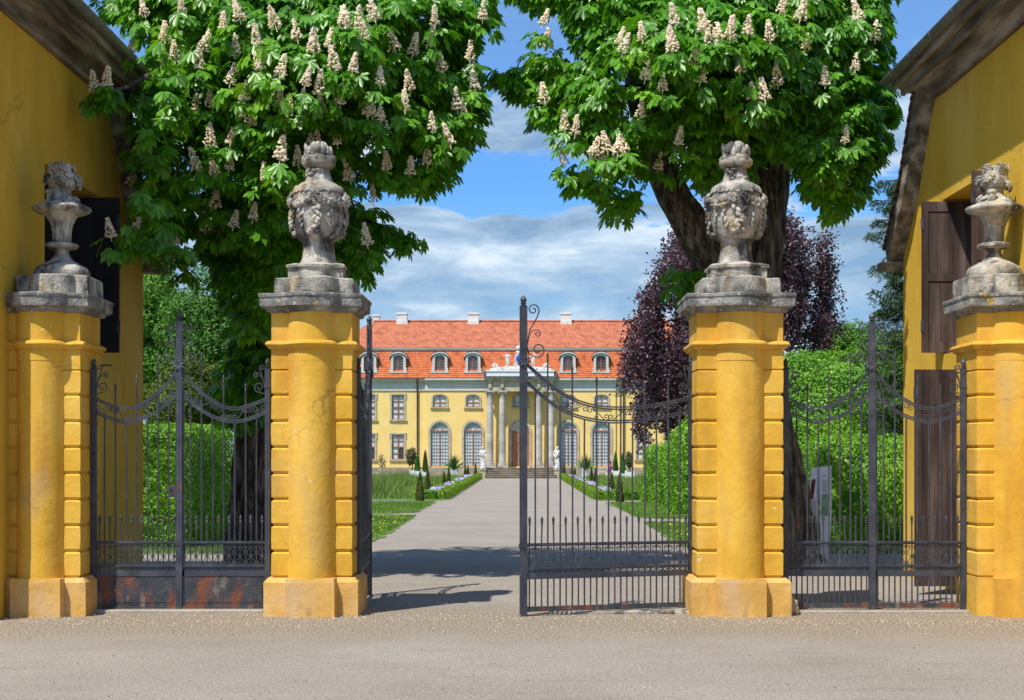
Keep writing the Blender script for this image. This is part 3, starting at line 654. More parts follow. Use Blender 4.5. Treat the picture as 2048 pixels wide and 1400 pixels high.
def gate_leaf(label, loc, rz, W, U, Lo, nt_, tips, bottom, inner_h, outer_h, heavy=True, latch=False, big=False):
    t = thing('gate_leaf', label, 'gate leaf', loc, rz, 'wrought-iron gate leaves between the pillars')
    B = lambda: MB()
    ow = .026; iw = .033 if heavy else .018
    k = B(); k.box(-ow, ow, -.026, .026, -.02, outer_h); k.box(-ow - .008, ow + .008, -.033, .033, outer_h - .20, outer_h - .165); finial(k, 0, outer_h, .11, .021)
    k.build('stile', m_iron, t, local=True)
    if heavy:
        k = B(); k.box(W - iw, W + iw, -.03, .03, -.02, inner_h); finial(k, W, inner_h, .11, .026); k.box(W - iw - .007, W + iw + .007, -.037, .037, .70, .735)
        k.build('stile', m_iron, t, local=True)
    else:
        k = B(); k.box(W - .034 - .018, W - .034, -.012, .012, .02, Lo(1.) - .02); k.build('stile', m_iron, t, local=True)
    x0 = ow; x1 = W - iw if heavy else W - .034
    # rails
    for zz, hh, dd in ((.725, .016, .016), (.480, .016, .016), (.405, .030, .012)):
        k = B(); k.box(x0, x1, -dd, dd, zz - hh, zz + hh)
        if dd > .012: k.box(x0, x1, -dd - .006, dd + .006, zz - .004, zz + .004)
        k.build('rail', m_iron, t, local=True)
    if bottom == 'sheet':
        k = B(); k.box(x0, x1, -.006, .006, .06, .375); k.box(x0 + .03, x1 - .03, -.010, .010, .10, .355); k.build('sheet_panel', m_rust, t, local=True)
        k = B(); k.box(x0, x1, -.022, .022, .03, .065); k.build('rail', m_rust, t, local=True)
    else:
        k = B(); k.box(x0, x1, -.014, .014, .045, .095); k.build('rail', m_rust, t, local=True)
    # bars
    sp = W / (nt_ + 1) if not big else W / (nt_ + .9)
    xs = [sp * (i + (1 if not big else .95)) for i in range(nt_)]
    ti = 0; rb = random.Random(len(label) * 7)
    rr = .009
    bz = .06 if bottom != 'sheet' else .40
    for i, x in enumerate(xs):
        u = x / W; k = B()
        if i % 2 == 1 and ti < len(tips):
            zt = tips[ti]; ti += 1
            bx_ = rb.uniform(-.004, .004); k.tube([(x, 0, bz), (x + bx_, 0, 1.3), (x, 0, 1.9), (x, 0, zt - .06)], rr, 6); finial(k, x, zt - .075, .085, .011, 0, 6)
        else:
            k.tube([(x, 0, bz), (x + rb.uniform(-.005, .005), 0, 1.25), (x, 0, Lo(u) - .005)], rr, 6)
        k.build('bar', m_iron, t, smooth=True, local=True)
    mids = [(a + b) / 2 for a, b in zip([0.0] + xs, xs + [W])]
    if big: mids = mids[:len(xs) + 1]
    rnd = random.Random(len(label))
    for x in mids:
        b_ = rnd.uniform(-.006, .006); k = B(); k.tube([(x, 0, bz), (x, 0, .72), (x + b_, 0, .94)], .008, 6); finial(k, x + b_, .93, .085, .012, 0, 6)
        k.build('spear_bar', m_iron, t, smooth=True, local=True)
    # arched bands
    for fn in (U, Lo):
        k = B(); n = 28
        for dz in (-.011, .012):
            k.tube([(x0 - .01 + (x1 - x0 + .02) * i / n, 0, fn((x0 + (x1 - x0) * i / n) / W) + dz) for i in range(n + 1)], .0075, 4, sq=True)
        k.build('arched_band', m_iron, t, local=True)
    # scrollwork: lyres around each spear, lattice, S-scrolls between the bands, crest scrolls at both stiles
    k = B(); h = sp / 2
    for x in mids:
        for sg in (-1, 1):
            e = x + sg * h * .55
            top = spir((e, .678), .019, math.pi / 2 if sg > 0 else math.pi / 2, 1.1, sg)
            pts = spir((x + sg * h * .60, .683), .018, math.pi * (1 if sg > 0 else 0), 1.1, sg, .3)
            pts += [(x + sg * h * .38, .655), (x + sg * h * .70, .636), (x + sg * h * .66, .606), (x + sg * .010, .588)]
            tub2(k, pts, .0035)
            pts = [(x + sg * .010, .588), (x + sg * h * .35, .560), (x + sg * h * .75, .528), (x + sg * h * .80, .515)] + spir((x + sg * h * .52, .510), .018, 0 if sg > 0 else math.pi, 1.1, sg, .3)[::-1]
            tub2(k, pts, .0035)
        k.box(x - .013, x + .013, -.010, .010, .575, .597)
    n = max(8, int((x1 - x0) / .045)); d = (x1 - x0) / n
    for i in range(n):
        a = x0 + i * d; tub2(k, [(a, .438), (a + d, .464)], .003); tub2(k, [(a + d, .438), (a, .464)], .003, .004)
    k.build('scroll_panel', m_iron, t, local=True)
    k = B(); m = int((nt_ + 1) / 2 * 2)
    ns = (nt_ + 1) // 2 + (1 if not big else 1)
    for i in range(ns):
        ua = (i + .12) / ns; ub = (i + .88) / ns
        ga = U(ua) - Lo(ua); gb = U(ub) - Lo(ub); up = i % 2 == 0
        ra = min(.036, ga * .26); rb = min(.036, gb * .26)
        A = (ua * W + (x0 if i == 0 else 0), Lo(ua) + ga * (.34 if up else .66)); Bp = (ub * W, Lo(ub) + gb * (.66 if up else .34))
        tub2(k, scroll(A, ra, Bp, rb, 'S', -1 if up else 1, 1.3), .0042)
        um = (ua + ub) / 2
        c = (um * W + (.02 if up else -.02), Lo(um) + (U(um) - Lo(um)) * (.76 if not up else .28))
        tub2(k, spir(c, .022, 0, 1.3, 1 if up else -1), .0036)
    k.build('band_scrolls', m_iron, t, local=True)
    k = B(); zo = U(0)
    # outer crest: a large curl over the band and a smaller one above
    tub2(k, [(x0, zo + .05)] + [(x0 + .035, zo + .045)] + spir((x0 + .062, zo + .115), .058, -math.pi * .6, 1.35, -1)[::-1], .0055)
    tub2(k, [(x0, zo + .10), (x0 + .02, zo + .19), (x0 + .06, zo + .25)] + spir((x0 + .095, zo + .235), .03, math.pi * .8, 1.2, 1)[::-1], .005)
    tub2(k, [(x0 + .02, zo + .19), (x0 + .045, zo + .27)] + spir((x0 + .03, zo + .315), .032, 0, 1.2, -1)[::-1], .005)
    k.tube([(x0 + .075, 0, zo + .25), (x0 + .11, 0, zo + .29)], [.009, .001], 5)
    k.build('crest_scroll', m_iron, t, local=True)
    k = B(); zi = U(1); xi = W - iw if heavy else W - .034
    K = 1.35 if big else 1.
    # inner crest: ball curl low, tall volute above
    tub2(k, [(xi, zi + .12 * K), (xi - .02 * K, zi + .045 * K)] + spir((xi - .09 * K, zi + .085 * K), .062 * K, -math.pi * .25, 1.35, 1)[::-1], .0055)
    tub2(k, [(xi, zi + .10 * K), (xi - .03 * K, zi + .24 * K), (xi - .085 * K, zi + .33 * K), (xi - .098 * K, zi + .37 * K)] + spir((xi - .053 * K, zi + .385 * K), .045 * K, math.pi, 1.3, 1)[::-1], .0055)
    tub2(k, [(xi - .035 * K, zi + .22 * K), (xi - .07 * K, zi + .235 * K)] + spir((xi - .085 * K, zi + .205 * K), .028 * K, math.pi / 2, 1.1, -1)[::-1], .0045)
    k.build('crest_scroll', m_iron, t, local=True)
    if heavy:
        k = B(); rnd = random.Random(3)
        for i in range(16):
            a = i / 16 * 6.28; petal(k, (W - iw * .2 + .035 * math.cos(a), -.035 if i % 2 else .035, zi - .01 + .035 * math.sin(a)), (math.cos(a) * .5, -1 if i % 2 else 1, math.sin(a) * .5), (math.cos(a), 0, math.sin(a)), .03, .014, .008, .5)
        k.ell((W - .01, 0, zi - .01), (.04, .045, .04), 10, 6)
        k.build('rosette', m_iron, t, smooth=True, local=True)
    if latch:
        k = B(); k.bbox(W - iw - .075, W - iw, -.03, .03, 1.20, 1.32, .006); k.tube([(W - iw - .05, -.03, 1.27), (W - iw - .05, -.075, 1.27), (W - iw - .14, -.08, 1.275)], .008, 6); k.build('lock_box', m_rust, t, local=True)
    return t
us = [(.0, 2.235), (.257, 2.14), (.395, 2.126), (.516, 2.152), (.775, 2.313), (.903, 2.454), (1., 2.584)]
ls = [(.0, 2.095), (.257, 2.005), (.395, 1.99), (.516, 2.007), (.645, 2.054), (.775, 2.124), (.9, 2.224), (1., 2.346)]
US, LS = interp(us), interp(ls)
UB = interp([(0, 2.24), (.27, 2.145), (.42, 2.125), (.55, 2.135), (.68, 2.19), (.80, 2.30), (.90, 2.445), (1., 2.60)])
LB = interp([(0, 2.10), (.27, 2.01), (.42, 1.985), (.55, 1.99), (.68, 2.035), (.80, 2.13), (.90, 2.265), (1., 2.42)])
GY = 15.66
gate_leaf('narrow leaf with rusty sheet foot and lock, next to the left gatehouse pillar', (-4.452, GY, 0), 0, .892, US, LS, 7, [2.38, 2.47, 2.71], 'sheet', 3.04, 2.54, True, True)
gate_leaf('narrow leaf with strongly rusted sheet foot, hung on the pillar left of the gateway', (-2.64, GY, 0), math.pi, .92, US, LS, 7, [2.38, 2.47, 2.71], 'sheet', 3.04, 2.54, False)
gate_leaf('narrow barred leaf with tall worn centre post, right of the forked-trunk pillar', (2.77, GY, 0), 0, .90, US, LS, 7, [2.38, 2.47, 2.71], 'bars', 3.02, 2.54, True)
gate_leaf('narrow barred leaf in front of the brown wooden door by the right gatehouse', (4.622, GY, 0), math.pi, .952, US, LS, 7, [2.38, 2.47, 2.71], 'bars', 3.02, 2.54, False)
hx, hy, fx, fy = 1.795, 15.78, .03, 15.25
gate_leaf('wide nearly closed gate leaf standing half across the avenue with tall free post', (hx, hy, 0), math.atan2(fy - hy, fx - hx), math.hypot(fx - hx, fy - hy), UB, LB, 13, [2.44, 2.385, 2.36, 2.44, 2.555, 2.68], 'bars', 3.155, 2.56, True, big=True)
hx, hy, fx, fy = -1.705, 15.78, -1.765, 17.52
gate_leaf('wide gate leaf swung fully inward, seen edge-on beside the left gateway pillar', (hx, hy, 0), math.atan2(fy - hy, fx - hx), math.hypot(fx - hx, fy - hy), UB, LB, 13, [2.44, 2.385, 2.36, 2.44, 2.555, 2.68], 'bars', 3.155, 2.56, True, big=True)
# stone thresholds below the side gates and broken guard stone
k = MB(); k.bbox(-4.55, -2.66, 15.52, 15.80, -.05, .035, .012); props(wob(k, .008, 5, 1).build('stone_threshold', m_sand), 'worn sandy sill under the left side gate', 'threshold', 'stone sills under the gates')
k = MB(); k.bbox(2.74, 4.66, 15.52, 15.80, -.05, .03, .012); props(wob(k, .008, 5, 2).build('stone_threshold', m_sand), 'worn sill under the right side gate with the barred foot', 'threshold', 'stone sills under the gates')
k = MB(); k.bbox(.3, 1.75, 15.45, 15.82, -.05, .03, .012); props(wob(k, .01, 5, 3).build('stone_threshold', m_stone), 'low stone sill under the wide nearly closed leaf', 'threshold', 'stone sills under the gates')
k = MB(); k.ell((2.80, 15.50, .07), (.045, .05, .13), 10, 8); k.ell((2.84, 15.47, .05), (.035, .04, .09), 9, 7); k.ell((2.79, 15.49, .17), (.03, .03, .05), 8, 6)
props(wob(k, .03, 14, 4).build('guard_stone', M('chipped_stone', [(.35, (.2, .18, .15)), (.5, (.65, .6, .5)), (.62, (.62, .42, .12))], 14, bump=.6), smooth=True), 'small chipped white and ochre stone at the foot of the right gateway pillar', 'stone')

# ------------------------------------------------------------------ gatehouses
def gatehouse(sgn, label, tone, shutters):
    XW = 5.22 * sgn
    t = thing('gatehouse', label, 'gatehouse', (XW, 17.8, 0))
    Y0, Y1 = (14.8, 20.75) if sgn < 0 else (12.9, 20.45)
    wy0, wy1, wz0, wz1 = 16.45, 18.55, 2.88, 4.84 if sgn < 0 else 4.79
    TH = .42; out = XW + sgn * TH
    k = MB(); b = lambda y0, y1, z0, z1: k.box(XW, out, y0, y1, z0, z1)
    segs = [(Y0, 16.62 if sgn > 0 else wy0)]
    if sgn > 0:   # doorway (16.62..17.60) below window
        b(Y0, 16.45, 0, 6.1); b(16.45, 16.66, 0, wz0); b(16.66, 17.62, 2.66, wz0); b(17.62, wy1, 0, wz0); b(16.45, wy1, wz1, 6.1); ys = wy1
    else:
        b(Y0, wy0, 0, 6.1); b(wy0, wy1, 0, wz0); b(wy0, wy1, wz1, 6.1); ys = wy1
    # far part follows the bent verge
    vg = [(18.85, 6.15), (19.25, 5.75), (19.65, 5.15), (20.05, 4.72), (20.45 if sgn > 0 else 20.75, 4.36)]
    poly = [(ys, 0), (Y1, 0), (Y1, vg[-1][1])] + [(y, z) for y, z in vg[::-1][1:]] + [(ys, 6.15)]
    k.prism(poly, XW, out, 'x')
    # front, back and outer walls
    k.box(out, XW + sgn * 9, Y0, Y0 + .4, 0, 5.9); k.box(out, XW + sgn * 9, Y1 - .4, Y1, 0, 4.2); k.box(XW + sgn * 8.6, XW + sgn * 9, Y0 + .4, Y1 - .4, 0, 4.2)
    k.build('wall', m_wall, t)
    k = MB(); k.box(XW + sgn * .9, XW + sgn * .94, Y0 + .5, Y1 - .5, .02, 5.5); k.build('unlit_room_sheet', m_dark, t)  # near-black sheet added to paint the unlit room inside
    # cornice at the half hip: stepped timber mouldings along Y
    yc0 = 9.5 if sgn > 0 else 14.0; yc1 = 19.22
    k = MB()
    # profile (x offset from wall outward to court, z)
    prf = [(-.02, 6.11), (.07, 6.11), (.08, 6.17), (.12, 6.18), (.13, 6.215), (.15, 6.26), (.30, 6.275), (.30, 6.235), (.345, 6.235), (.35, 6.30), (.38, 6.335), (.40, 6.345), (.41, 6.31), (.455, 6.31), (.465, 6.41), (.36, 6.43), (-.02, 6.43)]
    k.prism([(XW - sgn * a, z) for a, z in prf], yc0, yc1, 'y')
    k.build('cornice', m_timber, t)
    k = MB(); n = 10
    gx = XW - sgn * .525; gz = 6.44; r = .065
    inner = [(gx - r * math.cos(math.pi * i / n), gz - r * math.sin(math.pi * i / n)) for i in range(n + 1)]
    outer = [(gx - (r + .006) * math.cos(math.pi * i / n), gz - (r + .006) * math.sin(math.pi * i / n)) for i in range(n + 1)]
    k.prism(outer + inner[::-1], yc0, yc1 + .06, 'y'); k.prism(outer, yc1 + .06, yc1 + .066, 'y')
    y = yc0 + .3
    while y < yc1:
        k.tube([(gx - (r + .011) * math.cos(math.pi * i / n), y, gz - (r + .011) * math.sin(math.pi * i / n)) for i in range(n + 1)], .007, 5)
        y += .9
    k.build('gutter', m_gutter, t, smooth=True)
    # hip roof slope rising away from the court, in overlapping tiles
    k = MB(); yy = yc0
    pitch = .85; L = 3.0
    rows = 14; tw = .19
    rr = random.Random(5)
    for i in range(rows):
        a = -.50 + i * .20; z = 6.47 + (a + .50) * pitch
        y = yc0 + (i % 2) * tw / 2
        while y < yc1 + .1 - i * .06:
            j = rr.uniform(-.012, .012); dx = a + .24; dz = 6.47 + (dx + .50) * pitch
            x_a = XW + sgn * a; x_b = XW + sgn * dx
            k.add([(x_a, y, z + .035 + j), (x_a, y + tw * .94, z + .035 + j), (x_b, y + tw * .94, dz + .012), (x_b, y, dz + .012), (x_a, y, z + .012 + j), (x_a, y + tw * .94, z + .012 + j)],
                  [(0, 1, 2, 3), (4, 5, 1, 0), (4, 0, 3), (5, 2, 1)])
            y += tw
    zt = 6.47 + (rows * .2) * pitch
    k.add([(XW - sgn * .46, yc0, 6.45), (XW - sgn * .46, yc1, 6.45), (XW + sgn * (rows * .2 - .5), yc1 - .8, zt), (XW + sgn * (rows * .2 - .5), yc0, zt)], [(0, 1, 2, 3)])
    k.build('hip_tiles', m_oldtile, t)
    # verge boards down the bent gable edge, and roof skin behind
    k = MB(); o0 = -sgn * .20; o1 = sgn * .02
    full = [(18.78, 6.36), (19.05, 6.12), (19.38, 5.62), (19.72, 5.16), (20.12, 4.78), (20.52 if sgn > 0 else 20.80, 4.40)]
    for i in range(len(full) - 1):
        (ya, za), (yb, zb) = full[i], full[i + 1]
        k.add([(XW + o0, ya, za - .16), (XW + o0, yb, zb - .16), (XW + o0, yb + .10, zb + .04), (XW + o0, ya + .12, za + .05),
               (XW + o1, ya, za - .16), (XW + o1, yb, zb - .16), (XW + o1, yb + .10, zb + .04), (XW + o1, ya + .12, za + .05)],
              [(0, 1, 2, 3), (4, 7, 6, 5), (0, 4, 5, 1), (3, 2, 6, 7), (0, 3, 7, 4), (1, 5, 6, 2)])
    ye = full[-1][0]; k.box(XW - sgn * .30, XW + sgn * .25, ye - .10, ye + .16, 4.16, 4.27)
    k.build('verge_board', m_timber, t)
    k = MB()
    for i in range(len(full) - 1):
        (ya, za), (yb, zb) = full[i], full[i + 1]
        m_ = 4
        for q in range(m_):
            a, b_ = q / m_, (q + 1) / m_
            y_a, z_a, y_b, z_b = ya + (yb - ya) * a + .11, za + (zb - za) * a + .055, ya + (yb - ya) * b_ + .11, za + (zb - za) * b_ + .055
            k.add([(XW - sgn * .24, y_a, z_a), (XW - sgn * .24, y_b + .03, z_b), (XW + sgn * 9, y_b + .03, z_b), (XW + sgn * 9, y_a, z_a), (XW - sgn * .24, y_b + .03, z_b + .03), (XW + sgn * 9, y_b + .03, z_b + .03)], [(0, 4, 5, 3), (1, 2, 5, 4), (0, 1, 4)])
    k.add([(XW + sgn * 2.3, 18.7, 8.9), (XW + sgn * 9, 17.6, 8.9), (XW + sgn * 9, 19.0, 6.4), (XW - sgn * .1, 19.0, 6.42)], [(0, 1, 2, 3)])
    k.add([(XW + sgn * 2.3, yc0, 8.9), (XW + sgn * 9, yc0, 8.9), (XW + sgn * 9, 18.7, 8.9), (XW + sgn * 2.3, 18.7, 8.9)], [(0, 1, 2, 3)])
    k.build('roof', m_oldtile, t)
    # window: frame in the reveal and dark shutters opened square to the wall
    k = MB(); fx_ = XW + sgn * .36
    k.box(fx_, fx_ + sgn * .05, wy0 + .002, wy0 + .07, wz0 + .002, wz1 - .002); k.box(fx_, fx_ + sgn * .05, wy1 - .07, wy1 - .002, wz0 + .002, wz1 - .002)
    k.box(fx_, fx_ + sgn * .05, wy0 + .07, wy1 - .07, wz1 - .08, wz1 - .002); k.box(fx_, fx_ + sgn * .05, wy0 + .07, wy1 - .07, wz0 + .002, wz0 + .08)
    wn = k.build('window_frame', shutters, t)
    k = MB(); k.box(fx_ + sgn * .02, fx_ + sgn * .03, wy0 + .07, wy1 - .07, wz0 + .08, wz1 - .08); k.build('pane', m_glassd if sgn > 0 else m_dark, wn)  # left window filled near-black, painting the dark of its room
    def leaf(y, xa, xb, z0, z1, name, mat):
        k = MB(); d = .045; x_0, x_1 = min(xa, xb), max(xa, xb); wd = x_1 - x_0
        k.box(x_0, x_0 + .075, y, y + d, z0, z1); k.box(x_1 - .075, x_1, y, y + d, z0, z1)
        for za, zb in ((z0, z0 + .13), ((z0 + z1) / 2 - .05, (z0 + z1) / 2 + .05), (z1 - .12, z1)) if name == 'shutter' else ():
            k.box(x_0 + .075, x_1 - .075, y, y + d, za, zb)
        m_ = 3 if name == 'shutter' else 5
        for i in range(m_):
            a = x_0 + .075 + (wd - .15) * i / m_; b2 = x_0 + .075 + (wd - .15) * (i + 1) / m_ - .006
            k.box(a, b2, y + .012, y + d - .008, z0 + (.13 if name == 'shutter' else 0), z1 - (.12 if name == 'shutter' else 0))
        if name == 'door':
            for za in (z0 + .35, z1 - .45):
                for i in range(7): k.ell((x_0 + .1 + (wd - .2) * i / 6, y + .008, za + (i % 2) * .05), (.012, .008, .012), 6, 4)
        s_ = k.build(name, mat, t)
        k = MB(); hx_ = x_1 if sgn < 0 else x_0
        for zz in (z0 + .25, z1 - .35): k = MB(); k.box(hx_ - .02, hx_ + .02, y - .008, y, zz, zz + .14); k.build('hinge_plate', m_iron, s_)
        return s_
    leaf(18.48, XW - sgn * .27, XW + sgn * .36, wz0 + .02, wz1 - .03, 'shutter', shutters)
    if sgn > 0:
        leaf(16.46, XW - .26, XW + .36, wz0 + .02, wz1 - .03, 'shutter', shutters)
        leaf(17.56, XW - .60, XW + .34, .10, 2.64, 'door', m_wood)
    else:
        k = MB(); k.tube([(XW, 17.9, 1.34), (XW + .10, 17.9, 1.34), (XW + .10, 17.9, 1.44)], .009, 6)
        k.tube([(XW, 18.35, 2.74), (XW + .22, 18.35, 2.735)], .010, 6); k.build('wall_hook', m_iron, t)
    return t
gatehouse(-1, 'shaded ochre gatehouse with a black shutter at the left edge', 'dark', m_dwood)
gatehouse(1, 'sunlit yellow gatehouse with brown shutters and open plank door at the right edge', 'lit', m_wood)

# ------------------------------------------------------------------ palace
PY = 105.; PS = 3000 / PY
fX = lambda px: (px - 1041) / PS
fZ = lambda py: 1.65 + (908 - py) / PS
pal = thing('palace', 'yellow baroque palace with red tiled mansard roof at the end of the avenue', 'palace', (0, PY, 0))
ZE = fZ(757); ZP = fZ(935); XE = 14.3
def arch(cx, hw, z0, zs, rise, n=12):
    """outline of an opening: straight to zs then a curve of height rise"""
    pts = [(cx - hw, z0), (cx + hw, z0), (cx + hw, zs)]
    for i in range(1, n): a = math.pi * i / n; pts.append((cx + hw * math.cos(a), zs + rise * math.sin(a)))
    pts.append((cx - hw, zs)); return pts
def wallcol(k, x0, x1, z0, z1, y0, y1, ops):
    """vertical strip with openings: (cx,hw,z0,zs,rise)"""
    z = z0
    for (cx, hw, a, zs, rise) in ops:
        k.box(x0, x1, y0, y1, z, a)
        k.box(x0, cx - hw, y0, y1, a, zs + rise); k.box(cx + hw, x1, y0, y1, a, zs + rise)
        if rise > 0:
            A = arch(cx, hw, a, zs, rise)[2:]
            mid = len(A) // 2
            k.prism([(cx + hw, zs + rise)] + [(cx, zs + rise)] + A[:mid + 1][::-1], y0, y1)
            k.prism([(cx - hw, zs + rise)] + A[mid:][::-1] + [(cx, zs + rise)], y0, y1)
        z = zs + rise
    k.box(x0, x1, y0, y1, z, z1)
cols = {}
def mir(l): return l + [2082 - c for c in l]
wins = []   # (kind,cx)
op_tall_u = lambda cx: (cx, .42, fZ(839), fZ(790), 0)
op_tall_l = lambda cx: (cx, .42, fZ(919), fZ(869), 0)
op_small = lambda cx: (cx, .46, fZ(814), fZ(796), .20)
op_arch = lambda cx: (cx, .62, fZ(933), fZ(862), .62)
colspec = []
for px in (738, 796, 1286, 1344): colspec.append((fX(px), [op_tall_l(fX(px)), op_tall_u(fX(px))], 0))
for px in (879.5, 946, 1136, 1202.5): colspec.append((fX(px), [op_arch(fX(px)), op_small(fX(px))], -.14))
colspec.append((0., [op_arch(0.), op_small(0.)], -.14))
colspec.append((fX(680), [op_tall_l(fX(680)), op_tall_u(fX(680))], 0)); colspec.append((fX(1402), [op_tall_l(fX(1402)), op_tall_u(fX(1402))], 0))
colspec.sort(key=lambda c: c[0])
CB = fX(1231)   # half-width of projecting centre
k = MB()
edges = [-XE, -CB, CB, XE]
for (ea, eb, off) in ((-XE, -CB, 0), (-CB, CB, -.14), (CB, XE, 0)):
    cs = [c for c in colspec if ea < c[0] < eb]; x = ea
    for i, c in enumerate(cs):
        xn = eb if i == len(cs) - 1 else (c[0] + cs[i + 1][0]) / 2
        wallcol(k, x, xn, ZP, ZE - .05, PY + off, PY + .4, c[1]); x = xn
k.box(-XE, -XE + .4, PY + .4, PY + 8.4, ZP, ZE - .05); k.box(XE - .4, XE, PY + .4, PY + 8.4, ZP, ZE - .05); k.box(-XE, XE, PY + 8.0, PY + 8.4, ZP, ZE - .06)
k.build('wall', m_pal, pal)
k = MB(); k.box(-XE - .06, XE + .06, PY - .06, PY + 8.46, -.1, ZP - .003); k.box(-CB - .06, CB + .06, PY - .22, PY - .06, -.1, ZP - .003)
k.build('base_course', m_base, pal)
k = MB(); k.box(-XE + .5, XE - .5, PY + 1.1, PY + 1.2, ZP, ZE - .2); k.build('unlit_room_sheet', m_dark, pal)  # near-black sheet in place of the shade in the palace rooms
def surround(cx, hw, z0, zs, rise, y, wd=.10):
    k = MB()
    O = arch(cx, hw + wd, z0 - wd * .3, zs, rise + wd if rise else 0); I = arch(cx, hw, z0, zs, rise)
    if not rise:
        k.box(cx - hw - wd, cx - hw, y - .06, y - .002, z0, zs); k.box(cx + hw, cx + hw + wd, y - .06, y - .002, z0, zs)
        k.box(cx - hw - wd - .05, cx + hw + wd + .05, y - .07, y - .002, zs, zs + wd)
        k.box(cx - hw - wd - .05, cx - hw - wd, y - .058, y - .002, zs - .28, zs - .002); k.box(cx + hw + wd, cx + hw + wd + .05, y - .058, y - .002, zs - .28, zs - .002)
    else:
        Oo = O[1:]; Ii = I[1:]; n = len(Oo)
        Oo = [(cx + hw + wd, z0)] + Oo[1:]; pts_o = Oo + [(cx - hw - wd, z0)]; pts_i = Ii + [(cx - hw, z0)]
        for a in range(len(pts_o) - 1):
            q = [pts_i[a], pts_o[a], pts_o[a + 1], pts_i[a + 1]]; k.prism(q, y - .06, y - .002)
    return k
def window(cx, hw, z0, zs, rise, y, kind):
    k = surround(cx, hw, z0, zs, rise, y, .12 if kind != 'arch' else .17)
    if kind != 'arch': k.box(cx - hw - .2, cx + hw + .2, y - .12, y - .002, z0 - .10, z0 - .003)
    wn = k.build('window', m_pstone, pal)
    gy_ = y + .08; f = .05
    k = MB()
    k.box(cx - hw, cx - hw + f, gy_ - .05, gy_ + .02, z0, zs); k.box(cx + hw - f, cx + hw, gy_ - .05, gy_ + .02, z0, zs); k.box(cx - .04, cx + .04, gy_ - .052, gy_ + .02, z0 + f, zs + (0 if kind == 'arch' else rise - .01))
    k.box(cx - hw + f, cx - .04, gy_ - .05, gy_ + .02, z0, z0 + f); k.box(cx + .04, cx + hw - f, gy_ - .05, gy_ + .02, z0, z0 + f)
    if kind == 'tall':
        zm = (z0 + zs) / 2; k.box(cx - hw + f, cx + hw - f, gy_ - .055, gy_ + .018, zm - .04, zm + .04); k.box(cx - hw + f, cx + hw - f, gy_ - .05, gy_ + .018, zs - f, zs)
        for zz in ((z0 + zm) / 2, (zm + zs) / 2): k.box(cx - hw + f, cx + hw - f, gy_ - .04, gy_ + .01, zz - .015, zz + .015)
    elif kind == 'small':
        for zz in ((z0 + zs) / 2,): k.box(cx - hw + f, cx + hw - f, gy_ - .04, gy_ + .01, zz - .012, zz + .012)
        pts = [(cx + hw * math.cos(math.pi * i / 10), gy_ - .02, zs + rise * math.sin(math.pi * i / 10)) for i in range(11)]; k.tube(pts, .035, 4)
    else:
        k.box(cx - hw + f, cx + hw - f, gy_ - .055, gy_ + .018, zs - .05, zs + .05)
    k.build('frame', m_frame, wn)
    k = MB(); k.prism(arch(cx, hw, z0, zs, rise) if rise else [(cx - hw, z0), (cx + hw, z0), (cx + hw, zs), (cx - hw, zs)], gy_ + .022, gy_ + .04)
    k.build('pane', m_glass, wn)
    if kind == 'arch':
        k = MB()
        for sg in (-1, 1):
            for i in (1, 2): xx = cx + sg * (.04 + (hw - f - .04) * i / 3); k.box(xx - .006, xx + .006, gy_ - .01, gy_ + .012, z0 + f, zs - .05)
        for i in range(1, 10): zz = z0 + f + (zs - z0 - .1) * i / 10; k.box(cx - hw + f, cx + hw - f, gy_ - .008, gy_ + .013, zz - .006, zz + .006)
        for i in range(1, 6):
            a = math.pi * i / 6; k.tube([(cx + .12 * math.cos(a), gy_, zs + .1 + .12 * math.sin(a)), (cx + hw * .96 * math.cos(a), gy_, zs + rise * .96 * math.sin(a))], .011, 4)
        for rr in (.35, .62): k.tube([(cx + hw * rr * math.cos(math.pi * i / 10), gy_ - .003, zs + .05 + rise * rr * math.sin(math.pi * i / 10)) for i in range(11)], .010, 4)
        k.build('glazing_bars', m_iron, wn)
    return wn
for cx, ops, off in colspec:
    y = PY + off
    if abs(off) < .01:
        w1 = window(*ops[0], y, 'tall'); window(*ops[1], y, 'tall')
        if cx < 0:   # dark sheet stands in for the unlit room behind an open lower sash
            c0, hw, z0, zs, _ = ops[0]; k = MB(); k.box(c0 + .05, c0 + hw - .06, y + .085, y + .099, z0 + .06, (z0 + zs) / 2 - .05); k.build('dark_opening', m_glassd, w1)
    elif abs(cx) > .1:
        window(*ops[0], y, 'arch'); window(*ops[1], y, 'small')
    else:
        window(*ops[1], y, 'small')
        c0, hw, z0, zs, rise = ops[0]
        d = surround(c0, hw, z0, zs, rise, y, .17).build('door', m_pstone, pal)
        k = MB()
        for sg in (-1, 1):
            xa, xb = (c0 - hw, c0 - .012) if sg < 0 else (c0 + .012, c0 + hw)
            k.box(xa, xb, y + .16, y + .22, z0, zs - .05)
            for i in range(3):
                za = z0 + .12 + i * (zs - z0 - .2) / 3; k.box(xa + .08, xb - .08, y + .135, y + .16, za, za + (zs - z0 - .2) / 3 - .12)
        k.box(c0 - hw, c0 + hw, y + .12, y + .22, zs - .05, zs + .05)
        k.build('door_leaves', m_door, d)
        k = MB(); k.prism(arch(c0, hw, zs + .05, zs + .051, rise - .05), y + .19, y + .21); k.build('pane', m_glass, d)
        k = MB()
        for i in range(1, 6):
            a = math.pi * i / 6; k.tube([(c0 + .1 * math.cos(a), y + .17, zs + .1 + .1 * math.sin(a)), (c0 + hw * .96 * math.cos(a), y + .17, zs + rise * .96 * math.sin(a))], .013, 4)
        k.build('glazing_bars', m_frame, d)
